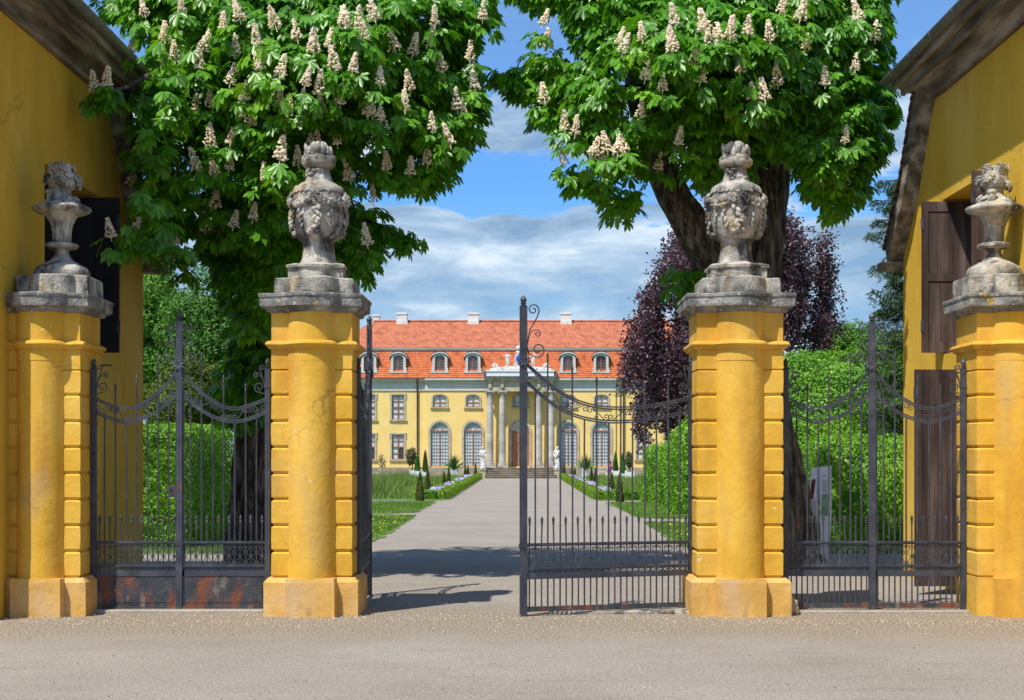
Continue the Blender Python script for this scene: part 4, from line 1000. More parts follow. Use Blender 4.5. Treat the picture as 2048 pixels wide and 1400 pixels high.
# entablature
k = MB()
for (xa, xb, y) in ((-XE - .02, -CB - .02, PY), (-CB - .02, CB + .02, PY - .14), (CB + .02, XE + .02, PY)):
    for z0, z1, o in ((fZ(781.5), fZ(779), .07), (fZ(779), fZ(766), .04), (fZ(766), fZ(763.5), .10), (fZ(763.5), fZ(760.5), .22), (fZ(760.5), fZ(757.5), .34)):
        k.box(xa, xb, y - o, y + .3, z0 + .001, z1)
k.build('cornice', m_pcorn, pal)
# roof
zb = 9.02; Yb = 105.75; ex, bx, rx = 14.75, 13.6, 10.7; Yr = 109.2; zr = 1.65 + 265 * Yr / 3000; ey = 104.6; by2 = 2 * Yr - Yb; ey2 = 2 * Yr - ey
k = MB()
k.add([(-ex, ey, ZE), (ex, ey, ZE), (ex, ey2, ZE), (-ex, ey2, ZE), (-bx, Yb, zb), (bx, Yb, zb), (bx, by2, zb), (-bx, by2, zb)], [(0, 1, 5, 4), (1, 2, 6, 5), (2, 3, 7, 6), (3, 0, 4, 7), (0, 3, 2, 1)])
lr = k.build('mansard_roof', m_tilel, pal)
k = MB(); o = .18
k.add([(-bx - o, Yb - o, zb + .11), (bx + o, Yb - o, zb + .11), (bx + o, by2 + o, zb + .11), (-bx - o, by2 + o, zb + .11), (-rx, Yr, zr), (rx, Yr, zr)], [(0, 1, 5, 4), (1, 2, 5), (2, 3, 4, 5), (3, 0, 4)])
ur = k.build('upper_roof', m_tileu, pal)
k = MB(); k.tube([(-rx, Yr, zr + .02), (rx, Yr, zr + .02)], .09, 6); k.build('ridge_tiles', m_tileu, ur)
k = MB(); k.box(-bx - .12, bx + .12, Yb - .14, Yb + .2, zb - .06, zb + .10); k.box(-bx - .16, bx + .16, Yb - .17, Yb - .14, zb + .04, zb + .10); k.build('roof_break_moulding', m_pgrey, pal)
for i in range(-74, 75):
    pass
k = MB()
x = -ex
while x < ex: k.tube([(x, ey - .03, ZE + .015), (x, ey + .1, ZE + .09)], .045, 5); x += .13
k.build('eaves_tiles', m_tilel, lr)
# chimneys
for px, py0 in ((753, 630), (804.5, 626), (947, 626), (1132, 626), (1277, 626), (1329, 630)):
    Y = Yr if px not in (753, 1329) else Yr + 3; s_ = 3000 / Y; cx = (px - 1041) / s_; zt = 1.65 + (908 - py0) / s_; wd = .36 if py0 == 626 else .24
    k = MB(); k.box(cx - wd, cx + wd, Y - .35, Y + .35, zr - 1.2, zt - .12); k.box(cx - wd - .05, cx + wd + .05, Y - .40, Y + .40, zr - 1.1, zr + .04); k.box(cx - wd - .05, cx + wd + .05, Y - .40, Y + .40, zt - .12, zt - .06); k.box(cx - wd - .02, cx + wd + .02, Y - .37, Y + .37, zt - .06, zt)
    k.build('chimney', m_pchim, pal)
# dormers
for px in (680, 738, 797, 880, 946, 1136, 1202, 1285, 1344, 1402):
    cx = fX(px); yf = 104.80; z0 = fZ(743.5); zs = fZ(716.5)
    k = MB()
    k.box(cx - .64, cx + .64, yf - .06, yf + .5, z0 - .10, z0)
    k.box(cx - .52, cx - .35, yf, yf + .5, z0, zs); k.box(cx + .35, cx + .52, yf, yf + .5, z0, zs)
    k.box(cx - .58, cx - .52, yf, yf + .4, z0, z0 + .28); k.box(cx + .52, cx + .58, yf, yf + .4, z0, z0 + .28)
    A = arch(cx, .35, z0, zs, .18); O = arch(cx, .52, z0, zs, .30)
    for a in range(2, len(A) - 1): k.prism([A[a], O[a], O[a + 1], A[a + 1]], yf, yf + .5)
    O2 = arch(cx, .64, z0, zs + .03, .40)
    O1 = arch(cx, .64, z0, zs - .06, .40)
    for a in range(2, len(O2) - 1): k.prism([O1[a], O2[a], O2[a + 1], O1[a + 1]], yf - .09, yf + .6)
    dm = k.build('dormer', m_pcorn, pal)
    k = MB(); k.box(cx - .5, cx - .40, yf + .5, yf + 1.1, z0, zs + .05); k.box(cx + .40, cx + .5, yf + .5, yf + 1.1, z0, zs + .05)
    O3 = arch(cx, .66, z0, zs + .04, .42)[2:]; k.loft([[(p[0], yf - .07, p[1]) for p in O3] + [(p[0], yf - .07, p[1] + .03) for p in O3[::-1]], [(p[0], yf + 1.3, p[1] + .05) for p in O3] + [(p[0], yf + 1.3, p[1] + .08) for p in O3[::-1]]])
    k.build('dormer_roof', m_lead, dm)
    k = MB(); k.prism(A, yf + .16, yf + .18); k.build('pane', m_leadg, dm)
    k = MB(); k.box(cx - .03, cx + .03, yf + .10, yf + .158, z0, zs + .17)
    for i in (-1, 1):
        k.box(cx + i * .19 - .008, cx + i * .19 + .008, yf + .13, yf + .158, z0, zs + .14)
    for i in range(1, 5): zz = z0 + (zs - z0) * i / 5; k.box(cx - .35, cx + .35, yf + .12, yf + .157, zz - .008, zz + .008)
    k.box(cx - .35, cx - .31, yf + .1, yf + .158, z0, zs); k.box(cx + .31, cx + .35, yf + .1, yf + .158, z0, zs)
    k.build('glazing_bars', m_frame, dm)
# downpipes
for px in (835, 1247):
    cx = fX(px); k = MB(); k.tube([(cx, PY - .12, ZP - .2), (cx, PY - .12, fZ(768)), (cx, PY - .40, fZ(758.5))], .055, 8); k.build('downpipe', m_pipe, pal, smooth=True)
# portico
PF = PY - 1.0
for px in (980.5, 1005, 1077, 1101.5):
    cx = fX(px); zc0, zc1 = fZ(934), fZ(784); k = MB()
    k.box(cx - .33, cx + .33, PF - .33, PF + .33, zc0, zc0 + .14)
    k.lathe([(.31, zc0 + .14), (.31, zc0 + .22), (.27, zc0 + .24), (.28, zc0 + .32), (.235, zc0 + .35), (.235, zc0 + 1.6), (.225, zc0 + 3.2), (.205, zc1 - .32), (.23, zc1 - .30), (.23, zc1 - .26)], cx, PF, 24)
    k.lathe([(.21, zc1 - .27), (.22, zc1 - .15), (.27, zc1 - .10)], cx, PF, 24)
    for sg in (-1, 1):
        for yy in (-1, 1): k.ell((cx + sg * .24, PF + yy * .2, zc1 - .13), (.075, .09, .085), 10, 6)
    k.box(cx - .31, cx + .31, PF - .29, PF + .29, zc1 - .07, zc1)
    k.build('column', m_pgrey, pal, smooth=True)
xp = fX(1108)
k = MB()
k.box(-xp + .1, xp - .1, PF - .28, PY - .36, fZ(784), fZ(776)); k.box(-xp + .12, xp - .12, PF - .26, PY - .36, fZ(776), fZ(763))
for px in (980.5, 1005, 1077, 1101.5): cx = fX(px); k.box(cx - .10, cx + .10, PF - .38, PF - .26, fZ(777), fZ(763)); k.box(cx - .13, cx + .13, PF - .42, PF - .26, fZ(765.5), fZ(763))
k.box(-xp, xp, PF - .44, PY - .36, fZ(763), fZ(759.5)); k.box(-xp - .12, xp + .12, PF - .54, PY + .1, fZ(759.5), fZ(756.5))
k.build('portico_entablature', m_pstone, pal)
k = MB(); k.box(-xp - .2, xp + .2, PF - .62, PY + .05, fZ(756.4), fZ(754.5)); k.box(fX(968), fX(974) - .004, PF - .25, PY + .4, fZ(754.4), fZ(743.5)); k.box(fX(1107) + .004, fX(1113), PF - .25, PY + .4, fZ(754.4), fZ(743.5)); k.build('lead_flashing', m_lead, pal)
k = MB(); k.box(fX(974), fX(1107), PF - .3, PY + .4, fZ(754.4), fZ(745)); k.box(fX(972.5), fX(1108.5), PF - .36, PY + .4, fZ(745), fZ(741.8)); att = k.build('attic', m_white, pal)

# human figures from skinned skeletons
def skinned(name, mat, parent, joints, edges, root=0, sub=2, extra=None, label=None, world=True):
    """joints: list of (x,y,z,r) relative to parent"""
    me = bpy.data.meshes.new(name + '_sk'); me.from_pydata([j[:3] for j in joints], edges, [])
    o = bpy.data.objects.new(name + '_sk', me); C.objects.link(o)
    sk = o.modifiers.new('s', 'SKIN'); ss = o.modifiers.new('b', 'SUBSURF'); ss.levels = ss.render_levels = sub
    for i, v in enumerate(me.skin_vertices[0].data):
        r = joints[i][3]; v.radius = (r, r) if not isinstance(r, tuple) else r; v.use_root = (i == root)
    dg = bpy.context.evaluated_depsgraph_get(); m2 = bpy.data.meshes.new_from_object(o.evaluated_get(dg)); m2.name = name
    bpy.data.objects.remove(o); bpy.data.meshes.remove(me)
    if extra is not None:
        bm = bmesh.new(); bm.from_mesh(m2)
        base = len(bm.verts); vs = [bm.verts.new(v) for v in extra.v]
        for f in extra.f:
            try: bm.faces.new([vs[i] for i in f])
            except ValueError: pass
        bmesh.ops.recalc_face_normals(bm, faces=bm.faces); bm.to_mesh(m2); bm.free()
    m2.materials.clear(); m2.materials.append(mat); m2.shade_smooth()
    return link(name, m2, parent)
def human_joints(pose, h=1.0):
    """pose dict of joint -> (x,y,z), standard radii; returns joints+edges, scaled by h"""
    order = ['pelvis', 'waist', 'chest', 'neck', 'head0', 'head1', 'shL', 'elL', 'wrL', 'haL', 'shR', 'elR', 'wrR', 'haR', 'hpL', 'knL', 'anL', 'toL', 'hpR', 'knR', 'anR', 'toR']
    rad = dict(pelvis=.15, waist=.12, chest=.15, neck=.055, head0=.085, head1=.10, shL=.07, elL=.045, wrL=.03, haL=.035, shR=.07, elR=.045, wrR=.03, haR=.035, hpL=.095, knL=.065, anL=.04, toL=.03, hpR=.095, knR=.065, anR=.04, toR=.03)
    ed = [('pelvis', 'waist'), ('waist', 'chest'), ('chest', 'neck'), ('neck', 'head0'), ('head0', 'head1'), ('chest', 'shL'), ('shL', 'elL'), ('elL', 'wrL'), ('wrL', 'haL'), ('chest', 'shR'), ('shR', 'elR'), ('elR', 'wrR'), ('wrR', 'haR'),
          ('pelvis', 'hpL'), ('hpL', 'knL'), ('knL', 'anL'), ('anL', 'toL'), ('pelvis', 'hpR'), ('hpR', 'knR'), ('knR', 'anR'), ('anR', 'toR')]
    idx = {n: i for i, n in enumerate(order)}
    return [(*(c * h for c in pose[n]), rad[n] * h) for n in order], [(idx[a], idx[b]) for a, b in ed]
stand = dict(pelvis=(0, 0, .95), waist=(.02, 0, 1.12), chest=(.0, 0, 1.33), neck=(-.02, 0, 1.52), head0=(-.02, -.02, 1.62), head1=(-.03, -.02, 1.70), shL=(-.2, 0, 1.42), elL=(-.27, -.04, 1.15), wrL=(-.10, -.20, 1.10), haL=(-.02, -.24, 1.14),
             shR=(.19, 0, 1.43), elR=(.28, .02, 1.2), wrR=(.22, -.18, 1.05), haR=(.17, -.24, 1.0), hpL=(-.1, 0, .88), knL=(-.13, -.02, .48), anL=(-.12, .02, .09), toL=(-.14, -.12, .04), hpR=(.1, 0, .88), knR=(.08, -.10, .5), anR=(.14, .05, .1), toR=(.17, -.08, .05))
def statue(label, x, y, mirror):
    t = thing('garden_statue', label, 'statue', (x, y, 0), group='white statues flanking the palace steps')
    k = MB(); k.box(-.27, .27, -.27, .27, 0, .14); k.box(-.21, .21, -.21, .21, .14, .54); k.box(-.25, .25, -.25, .25, .54, .62); k.build('pedestal', m_pstone, t, local=True)
    ps = {a: ((-b[0] if mirror else b[0]), b[1], b[2]) for a, b in stand.items()}
    J, E = human_joints(ps, .86); J = [(a, b, c + .62, r) for a, b, c, r in J]
    ex_ = MB(); rnd = random.Random(4)
    skinned('figure', m_marble, t, J, E)
    # drapery: fluted cloth from hip to foot with an over-the-shoulder fold
    k = MB(); n = 30; loops = []
    for i in range(11):
        z = .66 + i * .075; tt = i / 10; l = []
        for j in range(n):
            a = 2 * math.pi * j / n; r = (.185 - .06 * tt) * (1 + .10 * math.sin(7 * a + 2 * tt) + .06 * math.sin(12 * a)); l.append((r * math.cos(a) * .95 + .03 * math.sin(tt * 3), r * math.sin(a) * .7 - .02, z + .03 * math.sin(3 * a)))
        loops.append(l)
    k.loft(loops); sg = -1 if mirror else 1
    k.tube([(sg * .12, -.10, 1.35), (sg * .02, -.16, 1.55), (-sg * .10, -.12, 1.75), (-sg * .15, 0, 1.84), (-sg * .12, .12, 1.7)], [.05, .05, .045, .04, .04], 8)
    k.build('drapery', m_marble, t, smooth=True, local=True)
    k = MB(); k.ell((-.026 * sg, -.0, 2.105), (.085, .095, .08), 10, 7); k.ell((-.026 * sg, -.10, 2.07), (.014, .02, .02), 6, 4)
    for e in (-1, 1): k.ell((-.026 * sg + e * .03, -.088, 2.09), .01, 6, 4)
    k.build('hair', m_marble, t, smooth=True, local=True)
    return t
statue('white statue of a draped figure on a pedestal left of the palace steps', fX(967.5), PY - 2.35, False)
statue('white statue of a draped figure on a pedestal right of the palace steps', fX(1112.5), PY - 2.35, True)
# steps
k = MB()
for i in range(5):
    k.box(fX(972), fX(1110), PY - 3.2 + i * .34 + .07, PY - .23, i * ZP / 5 - .05, (i + 1) * ZP / 5 - .045); k.box(fX(971.5), fX(1110.5), PY - 3.2 + i * .34, PY - .231, (i + 1) * ZP / 5 - .045, (i + 1) * ZP / 5 - .003)
k.build('entrance_steps', m_base, pal)
# crest sculpture over the attic
za = fZ(741.8); yc = PF + .05
k = MB(); rnd = random.Random(9)
k.ell((0, yc, za + .10), (1.15, .25, .16), 16, 6); k.ell((0, yc, za + .55), (.36, .16, .55), 14, 8); k.ell((-.08, yc - .05, za + 1.32), (.20, .18, .17), 12, 8); k.ell((-.05, yc, za + 1.08), (.24, .17, .12), 12, 6); k.ell((-.04, yc, za + 1.56), (.06, .06, .10), 8, 5)
for i in range(60):
    a = rnd.uniform(-1, 1); petal(k, (a * 1.5, yc - .15, za + .05 + .35 * (1 - abs(a)) * rnd.random()), (a * .4, -1, .3), (rnd.uniform(-1, 1), 0, 1), .11, .05, .03, .4)
for i in range(18):
    a = i / 18 * 6.28; petal(k, (.34 * math.cos(a), yc - .14, za + .60 + .45 * math.sin(a)), (math.cos(a) * .3, -1, 0), (-math.sin(a), 0, math.cos(a)), .10, .04, .03, .2)
for sg in (-1, 1):
    k.tube([(sg * (1.55 + .20 * math.cos(t_) * (1 - t_ / 14)), yc, za + .22 + .20 * math.sin(t_) * (1 - t_ / 14)) for t_ in [q * .5 for q in range(22)]], .05, 6)
    k.tube([(sg * 1.9, yc, za + .03), (sg * 1.5, yc, za + .06), (sg * .9, yc, za + .12)], [.05, .09, .10], 8)
k.v = [(v[0] * 1.12, v[1], za + (v[2] - za) * 1.15) for v in k.v]
crest = k.build('crest_sculpture', m_marble, pal, smooth=True)
k = MB(); k.ell((-.03, yc - .17, za + .72), (.24, .06, .38), 14, 8); k.build('shield', m_blue, crest, smooth=True)
for sg in (-1, 1):
    b0 = dict(stand); b0.update(elL=(-.35, -.05, 1.30), wrL=(-.52, -.1, 1.35), haL=(-.6, -.1, 1.38), elR=(.32, -.08, 1.2), wrR=(.20, -.15, 1.35), haR=(.1, -.15, 1.4), waist=(-.05, 0, 1.1), chest=(-.1, 0, 1.3), head1=(-.1, 0, 1.66), head0=(-.09, 0, 1.6), neck=(-.08, 0, 1.5))
    ps = {a: (b[0] * (-sg) , b[1], b[2]) for a, b in b0.items()}
    J, E = human_joints(ps, .66); J = [(a + sg * .88, b + yc - PY, c + za + .08, r * 1.35) for a, b, c, r in J]
    fg = skinned('cherub', m_marble, crest, J, E)

# ------------------------------------------------------------------ garden in front of the palace
def cone_tree(label, px, ytip, ybase, w_px, group, mat=m_cone, Y=None, z0=0., name='topiary_cone', pot=False):
    Y = Y or gy(ybase); s_ = 3000 / Y; x = (px - 1041) / s_; ztip = 1.65 + (908 - ytip) / s_; r = w_px / 2 / s_
    t = thing(name, label, 'topiary', (x, Y, 0), group=group)
    n = 1500; u = 1 - np.sqrt(1 - RNG.uniform(0, 1, n)); a = RNG.uniform(0, 6.28, n)
    rr = r * (1 - u) ** .85 * (1 - .25 * np.exp(-((u) / .06) ** 2)) * (1 + .05 * np.sin(a * 3 + px))
    P = np.stack([x + rr * np.cos(a), Y + rr * np.sin(a), z0 + .03 + (ztip - z0) * u], 1); nn = np.stack([np.cos(a), np.sin(a), np.full(n, .3)], 1)
    A = leaves(P, nn, .075, .7); K = MB(); K.lathe([(r * .85, z0), (r * .8, z0 + .25 * (ztip - z0)), (r * .5, z0 + .55 * (ztip - z0)), (.02, z0 + .95 * (ztip - z0))], x, Y, 12)
    V, F = merge_np([A, (np.array(K.v), [np.array([f for f in K.f if len(f) == 4])])])
    npmesh('foliage', V, F, mat, t)
    k = MB(); k.tube([(x, Y, -.02 + z0), (x, Y, z0 + .2)], .04, 6); k.build('stem', m_bark, t)
    return t
G = 'clipped topiary cones along the flower beds'
Lc = [(840, 943, 1003, 19, 'front'), (855, 937, 990, 15, 'second'), (888, 943, 976, 10, 'third'), (897.5, 933, 971, 9, 'fourth'), (930.5, 929, 960, 7.5, 'fifth'), (936, 930, 957, 7, 'sixth'), (951, 926, 955.5, 7.5, 'seventh and farthest')]
for px, a, b, w_, o in Lc: cone_tree(f'dark clipped cone, {o} from the gate in the left flower bed', px, a, b, w_, G)
Rc = [(1239, 946, 1006, 17, 'front'), (1223.5, 946, 992, 14, 'second'), (1191, 936, 979, 11, 'third'), (1183, 934, 971, 9.5, 'fourth'), (1149.5, 935, 961, 8, 'fifth'), (1143.5, 932, 958, 7, 'sixth'), (1129, 927, 955.5, 7, 'seventh and farthest')]
for px, a, b, w_, o in Rc: cone_tree(f'dark clipped cone, {o} from the gate in the right flower bed', px, a, b, w_, G)
hedge('box_hedge', 'low box edging along the left side of the avenue', -2.98, -2.58, 54.2, 101.5, .36, .10, 26000, .055, m_box, 'low box hedges along the avenue', bump=.02)
hedge('box_hedge', 'low box edging along the right side of the avenue', 2.60, 3.00, 53.6, 101.5, .36, .10, 26000, .055, m_box, 'low box hedges along the avenue', bump=.02)
hedge('box_hedge', 'short box edging closing the near end of the left flower bed', -3.9, -3.02, 54.4, 54.9, .34, .10, 2500, .06, m_hedge, 'low box hedges along the avenue', bump=.02)
hedge('box_hedge', 'short box edging closing the near end of the right flower bed', 3.04, 4.2, 53.6, 54.3, .36, .10, 2500, .06, m_hedge, 'low box hedges along the avenue', bump=.02)
m_pansy = M('pansy_petals', [(.42, (.16, .10, .42)), (.5, (.40, .34, .66)), (.60, (.66, .63, .74))], 9, .8, island=.3)
for sg, lab in ((-1, 'left'), (1, 'right')):
    n = 3400; yy = RNG.uniform(55.5, 100, n); P = np.stack([sg * RNG.uniform(3.02, 3.42, n), yy, RNG.uniform(.22, .36, n)], 1)
    k_ = np.sin(yy * .55 + 1.2) > .4; P = P[k_]
    V, F = leaves(P, np.tile([0, -.5, 1.], (len(P), 1)), .075, .6, .9)
    props(npmesh('pansies', V, F, m_pansy), f'purple and white pansies in the {lab} flower bed', 'flowers', None, 'stuff')
    n = 5000; P = np.stack([sg * RNG.uniform(3.0, 3.9, n), RNG.uniform(54.8, 101, n), RNG.uniform(.02, .22, n)], 1); V, F = leaves(P, np.tile([0, -.3, 1.], (n, 1)), .09, .8)
    props(npmesh('bedding_leaves', V, F, m_box), f'low green bedding plants in the {lab} flower bed', 'plants', None, 'stuff')
# white planter boxes and plants before the palace
def planter(t, x, Y, w_, z1, legs=True):
    k = MB(); k.box(x - w_ / 2, x + w_ / 2, Y - w_ / 2, Y + w_ / 2, .10, z1)
    for a in (-1, 1):
        for b in (-1, 1): k.box(x + a * w_ / 2 - .03, x + a * w_ / 2 + .03, Y + b * w_ / 2 - .03, Y + b * w_ / 2 + .03, 0, z1 + .05); k.ell((x + a * w_ / 2, Y + b * w_ / 2, z1 + .07), .035, 6, 4)
    return k.build('planter_box', m_white, t)
def soft_tree(t, x, Y, z0, z1, r, n, size, mat, trunk=True, blobs=7, seed=0, name='crown'):
    rg = np.random.default_rng(seed); parts = []
    for b in range(blobs):
        c = np.array([x + rg.uniform(-.5, .5) * r, Y + rg.uniform(-.5, .5) * r, z0 + (z1 - z0) * rg.uniform(.25, .75)]); rad = np.array([r, r, (z1 - z0) / 2]) * rg.uniform(.4, .62)
        d = nrm(rg.normal(size=(n // blobs, 3))); P = c + d * rad * (rg.uniform(.35, 1.08, (n // blobs, 1)) ** .5); parts.append(leaves(P, d, size, .8))
    V, F = merge_np(parts); return npmesh(name, V, F, mat, t)
def pottree(label, px, ytop, ycr, wcr, ybox, wbox, ybase, mat, kind, group='white planter boxes with trees before the palace'):
    Y = min(gy(ybase), 101.); s_ = 3000 / Y; x = (px - 1041) / s_; zt = 1.65 + (908 - ytop) / s_; zc = 1.65 + (908 - ycr) / s_; zb_ = 1.65 + (908 - ybox) / s_
    t = thing('potted_tree', label, 'potted plant', (x, Y, 0), group=group)
    planter(t, x, Y, wbox / s_, zb_)
    if kind == 'cone':
        n = 2200; u = 1 - np.sqrt(1 - RNG.uniform(0, 1, n)); a = RNG.uniform(0, 6.28, n); r = wcr / 2 / s_; rr = r * (1 - u) ** .7
        P = np.stack([x + rr * np.cos(a), Y + rr * np.sin(a), zb_ + (zt - zb_) * u], 1); V, F = leaves(P, np.stack([np.cos(a), np.sin(a), a * 0 + .3], 1), .09, .7)
        K = MB(); K.lathe([(r * .8, zb_), (r * .5, zb_ + .55 * (zt - zb_)), (.02, zt - .1)], x, Y, 12)
        V, F = merge_np([(V, F), (np.array(K.v), [np.array([f for f in K.f if len(f) == 4])])]); npmesh('crown', V, F, mat, t)
    elif kind == 'bush':
        soft_tree(t, x, Y, zc, zt, wcr / 2 / s_, 2200, .11, mat, seed=int(px))
    else:   # yucca: stiff blades radiating
        k = MB(); rnd = random.Random(int(px)); L = zt - zb_
        for i in range(90):
            el_ = R(rnd.uniform(5, 88)); a = rnd.uniform(0, 6.28); d = Vector((math.cos(a) * math.cos(el_), math.sin(a) * math.cos(el_), math.sin(el_))); l = L * rnd.uniform(.75, 1.05); b0 = Vector((x, Y, zb_ + rnd.uniform(0, .25)))
            s2 = d.orthogonal().normalized() * .035; up = Vector((0, 0, -.1 * l * math.cos(el_)))
            k.add([b0 - s2 * .6, b0 + s2 * .6, b0 + d * l * .5 + s2, b0 + d * l * .5 - s2, b0 + d * l + up], [(0, 1, 2, 3), (3, 2, 4)])
        k.build('blades', mat, t)
    k = MB(); k.tube([(x, Y, zb_ - .1), (x, Y, zc + (.5 if kind == 'bush' else .15))], .04, 6); k.build('stem', m_bark, t)
m_yucca = M('yucca_blade', [(.3, (.05, .12, .03)), (.6, (.10, .2, .06))], 3, .5, island=.3)
m_bushy = M('olive_bush_leaf', [(.3, (.06, .07, .035)), (.6, (.13, .14, .07))], 3, .6, island=.4)
m_bgreen = M('laurel_leaf', [(.3, (.035, .13, .02)), (.6, (.06, .2, .035))], 3, .5, island=.3)
pottree('large loose olive-brown bush in a white box, left garden', 825, 893, 936, 30, 941, 11, 953, m_bushy, 'bush')
pottree('bright green cone in the front white box, left garden', 835, 910, 941, 13, 942, 14, 959, m_bgreen, 'cone')
pottree('tall green cone in a white box next to the left arched window', 850.5, 899, 942, 12, 943, 11, 955, m_cone, 'cone')
pottree('spiky yucca in a white box between the two left arched windows', 909, 909, 939, 10, 940, 12, 953.5, m_yucca, 'yucca')
pottree('spiky yucca in a white box between the two right arched windows', 1170.5, 909, 939, 10, 940, 11, 953, m_yucca, 'yucca')
pottree('slim green cone in a white box, leftmost of the right garden boxes', 1231, 902, 941, 11, 942, 12, 955, m_bgreen, 'cone')
pottree('dark green columnar tree in the middle white box, right garden', 1245.5, 905, 944, 12, 945, 10, 958, m_bgreen, 'cone')
pottree('loose bushy tree in the nearest white box, right garden', 1259.5, 897, 941, 17, 944, 15, 961, m_bushy, 'bush')
x, Y = fX(1132) , 101.5
# benches
def bench(label, x, Y, L):
    t = thing('garden_bench', label, 'bench', (x, Y, 0), group='white garden benches')
    k = MB()
    for i in range(3): k.box(x - L / 2, x + L / 2, Y - .18 + i * .13, Y - .08 + i * .13, .42, .45)
    k.build('seat', m_white, t)
    for a in (-1, 1): k = MB(); k.box(x + a * L * .42 - .04, x + a * L * .42 + .04, Y - .17, Y + .18, 0, .42); k.build('leg', m_white, t)
bench('white bench in the tall grass of the left garden', (751 - 1041) * 100 / 3000, 99, .6)
bench('long low white bench under the right arched window', (1204 - 1041) * 102 / 3000, 102, .68)
# seated person by the bench
px_, Yp_ = (1220.5 - 1041) * 101.6 / 3000, 101.6
t = thing('person', 'person in a red and blue top sitting low beside the right bench', 'person', (px_, Yp_, 0))
sit = dict(pelvis=(0, 0, .42), waist=(0, -.02, .58), chest=(0, -.06, .80), neck=(0, -.08, .97), head0=(0, -.10, 1.06), head1=(0, -.11, 1.14), shL=(-.19, -.06, .89), elL=(-.26, -.14, .66), wrL=(-.16, -.33, .58), haL=(-.12, -.40, .57), shR=(.19, -.06, .89), elR=(.26, -.14, .66), wrR=(.16, -.33, .58), haR=(.12, -.4, .57),
           hpL=(-.1, -.02, .42), knL=(-.13, -.42, .46), anL=(-.13, -.40, .08), toL=(-.13, -.55, .04), hpR=(.1, -.02, .42), knR=(.13, -.42, .46), anR=(.13, -.4, .08), toR=(.13, -.55, .04))
J, E = human_joints(sit, .9); skinned('body', M('skin', [(.3, (.5, .3, .2)), (.6, (.6, .38, .27))], 3), t, J, E)
k = MB(); k.lathe([(.20, .40), (.19, .52), (.18, .62), (.2, .72), (.17, .80), (.08, .86)], 0, -.04, 16, fn=lambda a, z, r: r * (1 if abs(math.cos(a)) > .3 else .85)); k.build('top', M('red_blue_fabric', [(.48, (.03, .06, .40)), (.52, (.5, .02, .06))], 6), t, smooth=True, local=True)
k = MB(); k.ell((0, -.07, 1.06), (.105, .11, .10), 12, 8); k.build('hair', M('brown_hair', [(.3, (.05, .03, .02)), (.6, (.09, .05, .03))], 5), t, smooth=True, local=True)
k = MB(); k.box(px_ - .22, px_ + .22, Yp_ - .2, Yp_ + .2, .27, .33)
for a in (-1, 1):
    for b in (-1, 1): k.box(px_ + a * .2 - .02, px_ + a * .2 + .02, Yp_ + b * .18 - .02, Yp_ + b * .18 + .02, 0, .27)
props(k.build('stool', m_white), 'low white stool under the seated person', 'stool')
k = MB(); Yq = 102.; xq = (761 - 1041) * Yq / 3000
# small shrub at the palace wall
t = thing('rose_shrub', 'small straggly shrub against the palace wall at the left', 'shrub', (xq, 103.6, 0)); soft_tree(t, xq, 103.6, .5, 1.9, .32, 260, .10, m_bushy, seed=3, name='foliage')
k = MB(); k.tube([(xq, 103.6, 0), (xq, 103.6, 1.0)], .02, 5); k.build('stem', m_bark, t)

# ------------------------------------------------------------------ hedges near the gate
hedge('clipped_hedge', 'bright green clipped hedge behind the left side gate, next to the shaded gatehouse', -9.2, -5.75, 26, 30.4, 2.16, .22, 34000, .062, m_hedge, 'clipped hedges behind the gates')
hedge('clipped_hedge', 'tall round-topped hedge at the back, behind the right side gate', 5.2, 9.6, 33, 37, 4.0, 1.5, 42000, .085, m_dhedge, 'clipped hedges behind the gates', bump=.12)
hedge('clipped_hedge', 'middle hedge behind the right side gate, lower than the round-topped one', 5.25, 9.0, 29.2, 32.2, 2.32, .35, 26000, .07, m_hedge, 'clipped hedges behind the gates', bump=.08)
hedge('clipped_hedge', 'front and lowest hedge behind the right side gate, beside the information panels', 5.05, 9.0, 26.2, 28.6, 1.96, .5, 26000, .06, m_hedge, 'clipped hedges behind the gates', bump=.08)
hedge('clipped_hedge', 'nearest of the three rounded hedges right of the avenue', 4.15, 7.0, 40, 43, 2.55, .8, 20000, .085, m_hedge, 'rounded hedges right of the avenue', bump=.12)
hedge('clipped_hedge', 'middle of the three rounded hedges right of the avenue', 4.40, 7.3, 46.7, 49, 2.0, .6, 14000, .085, m_hedge, 'rounded hedges right of the avenue', bump=.12)
hedge('clipped_hedge', 'farthest of the three rounded hedges right of the avenue', 4.25, 7.3, 50.2, 52.6, 1.9, .6, 12000, .09, m_hedge, 'rounded hedges right of the avenue', bump=.12)

# ------------------------------------------------------------------ information panels
m_panel = M('pale_blue_panel', [(.3, (.58, .68, .86)), (.6, (.66, .75, .92))], 2, .5)
m_orange = M('orange_foot', [(.3, (.65, .14, .03)), (.6, (.75, .2, .04))], 2, .6)
m_ink = M('grey_print', [(.3, (.16, .17, .20)), (.6, (.24, .25, .28))], 3, .7)
IY = 21.9; isc = 3000 / IY
def ip(cx, cy): # crop px -> x,z
    px = 1590 + cx * .1714; py = 910 + cy * .1714; return ((px - 1041) / isc, max(0.0, 1.65 + (908 - py) / isc))
t = thing('information_panel', 'pair of pale blue printed panels with an orange foot beside the leaning trunk', 'sign', (4.37, IY, 0))
k = MB(); k.prism([ip(298, 430), ip(300, 140), ip(425, 128), ip(425, 700), ip(398, 1312), ip(290, 1312)], IY, IY + .03); pr = k.build('panel', m_panel, t)
k = MB(); k.prism([ip(205, 150), ip(302, 140), ip(302, 430), ip(262, 740), ip(232, 1120), ip(196, 1118), ip(150, 780), ip(146, 600), ip(178, 380)], IY + .045, IY + .075); pl = k.build('panel', m_panel, t)
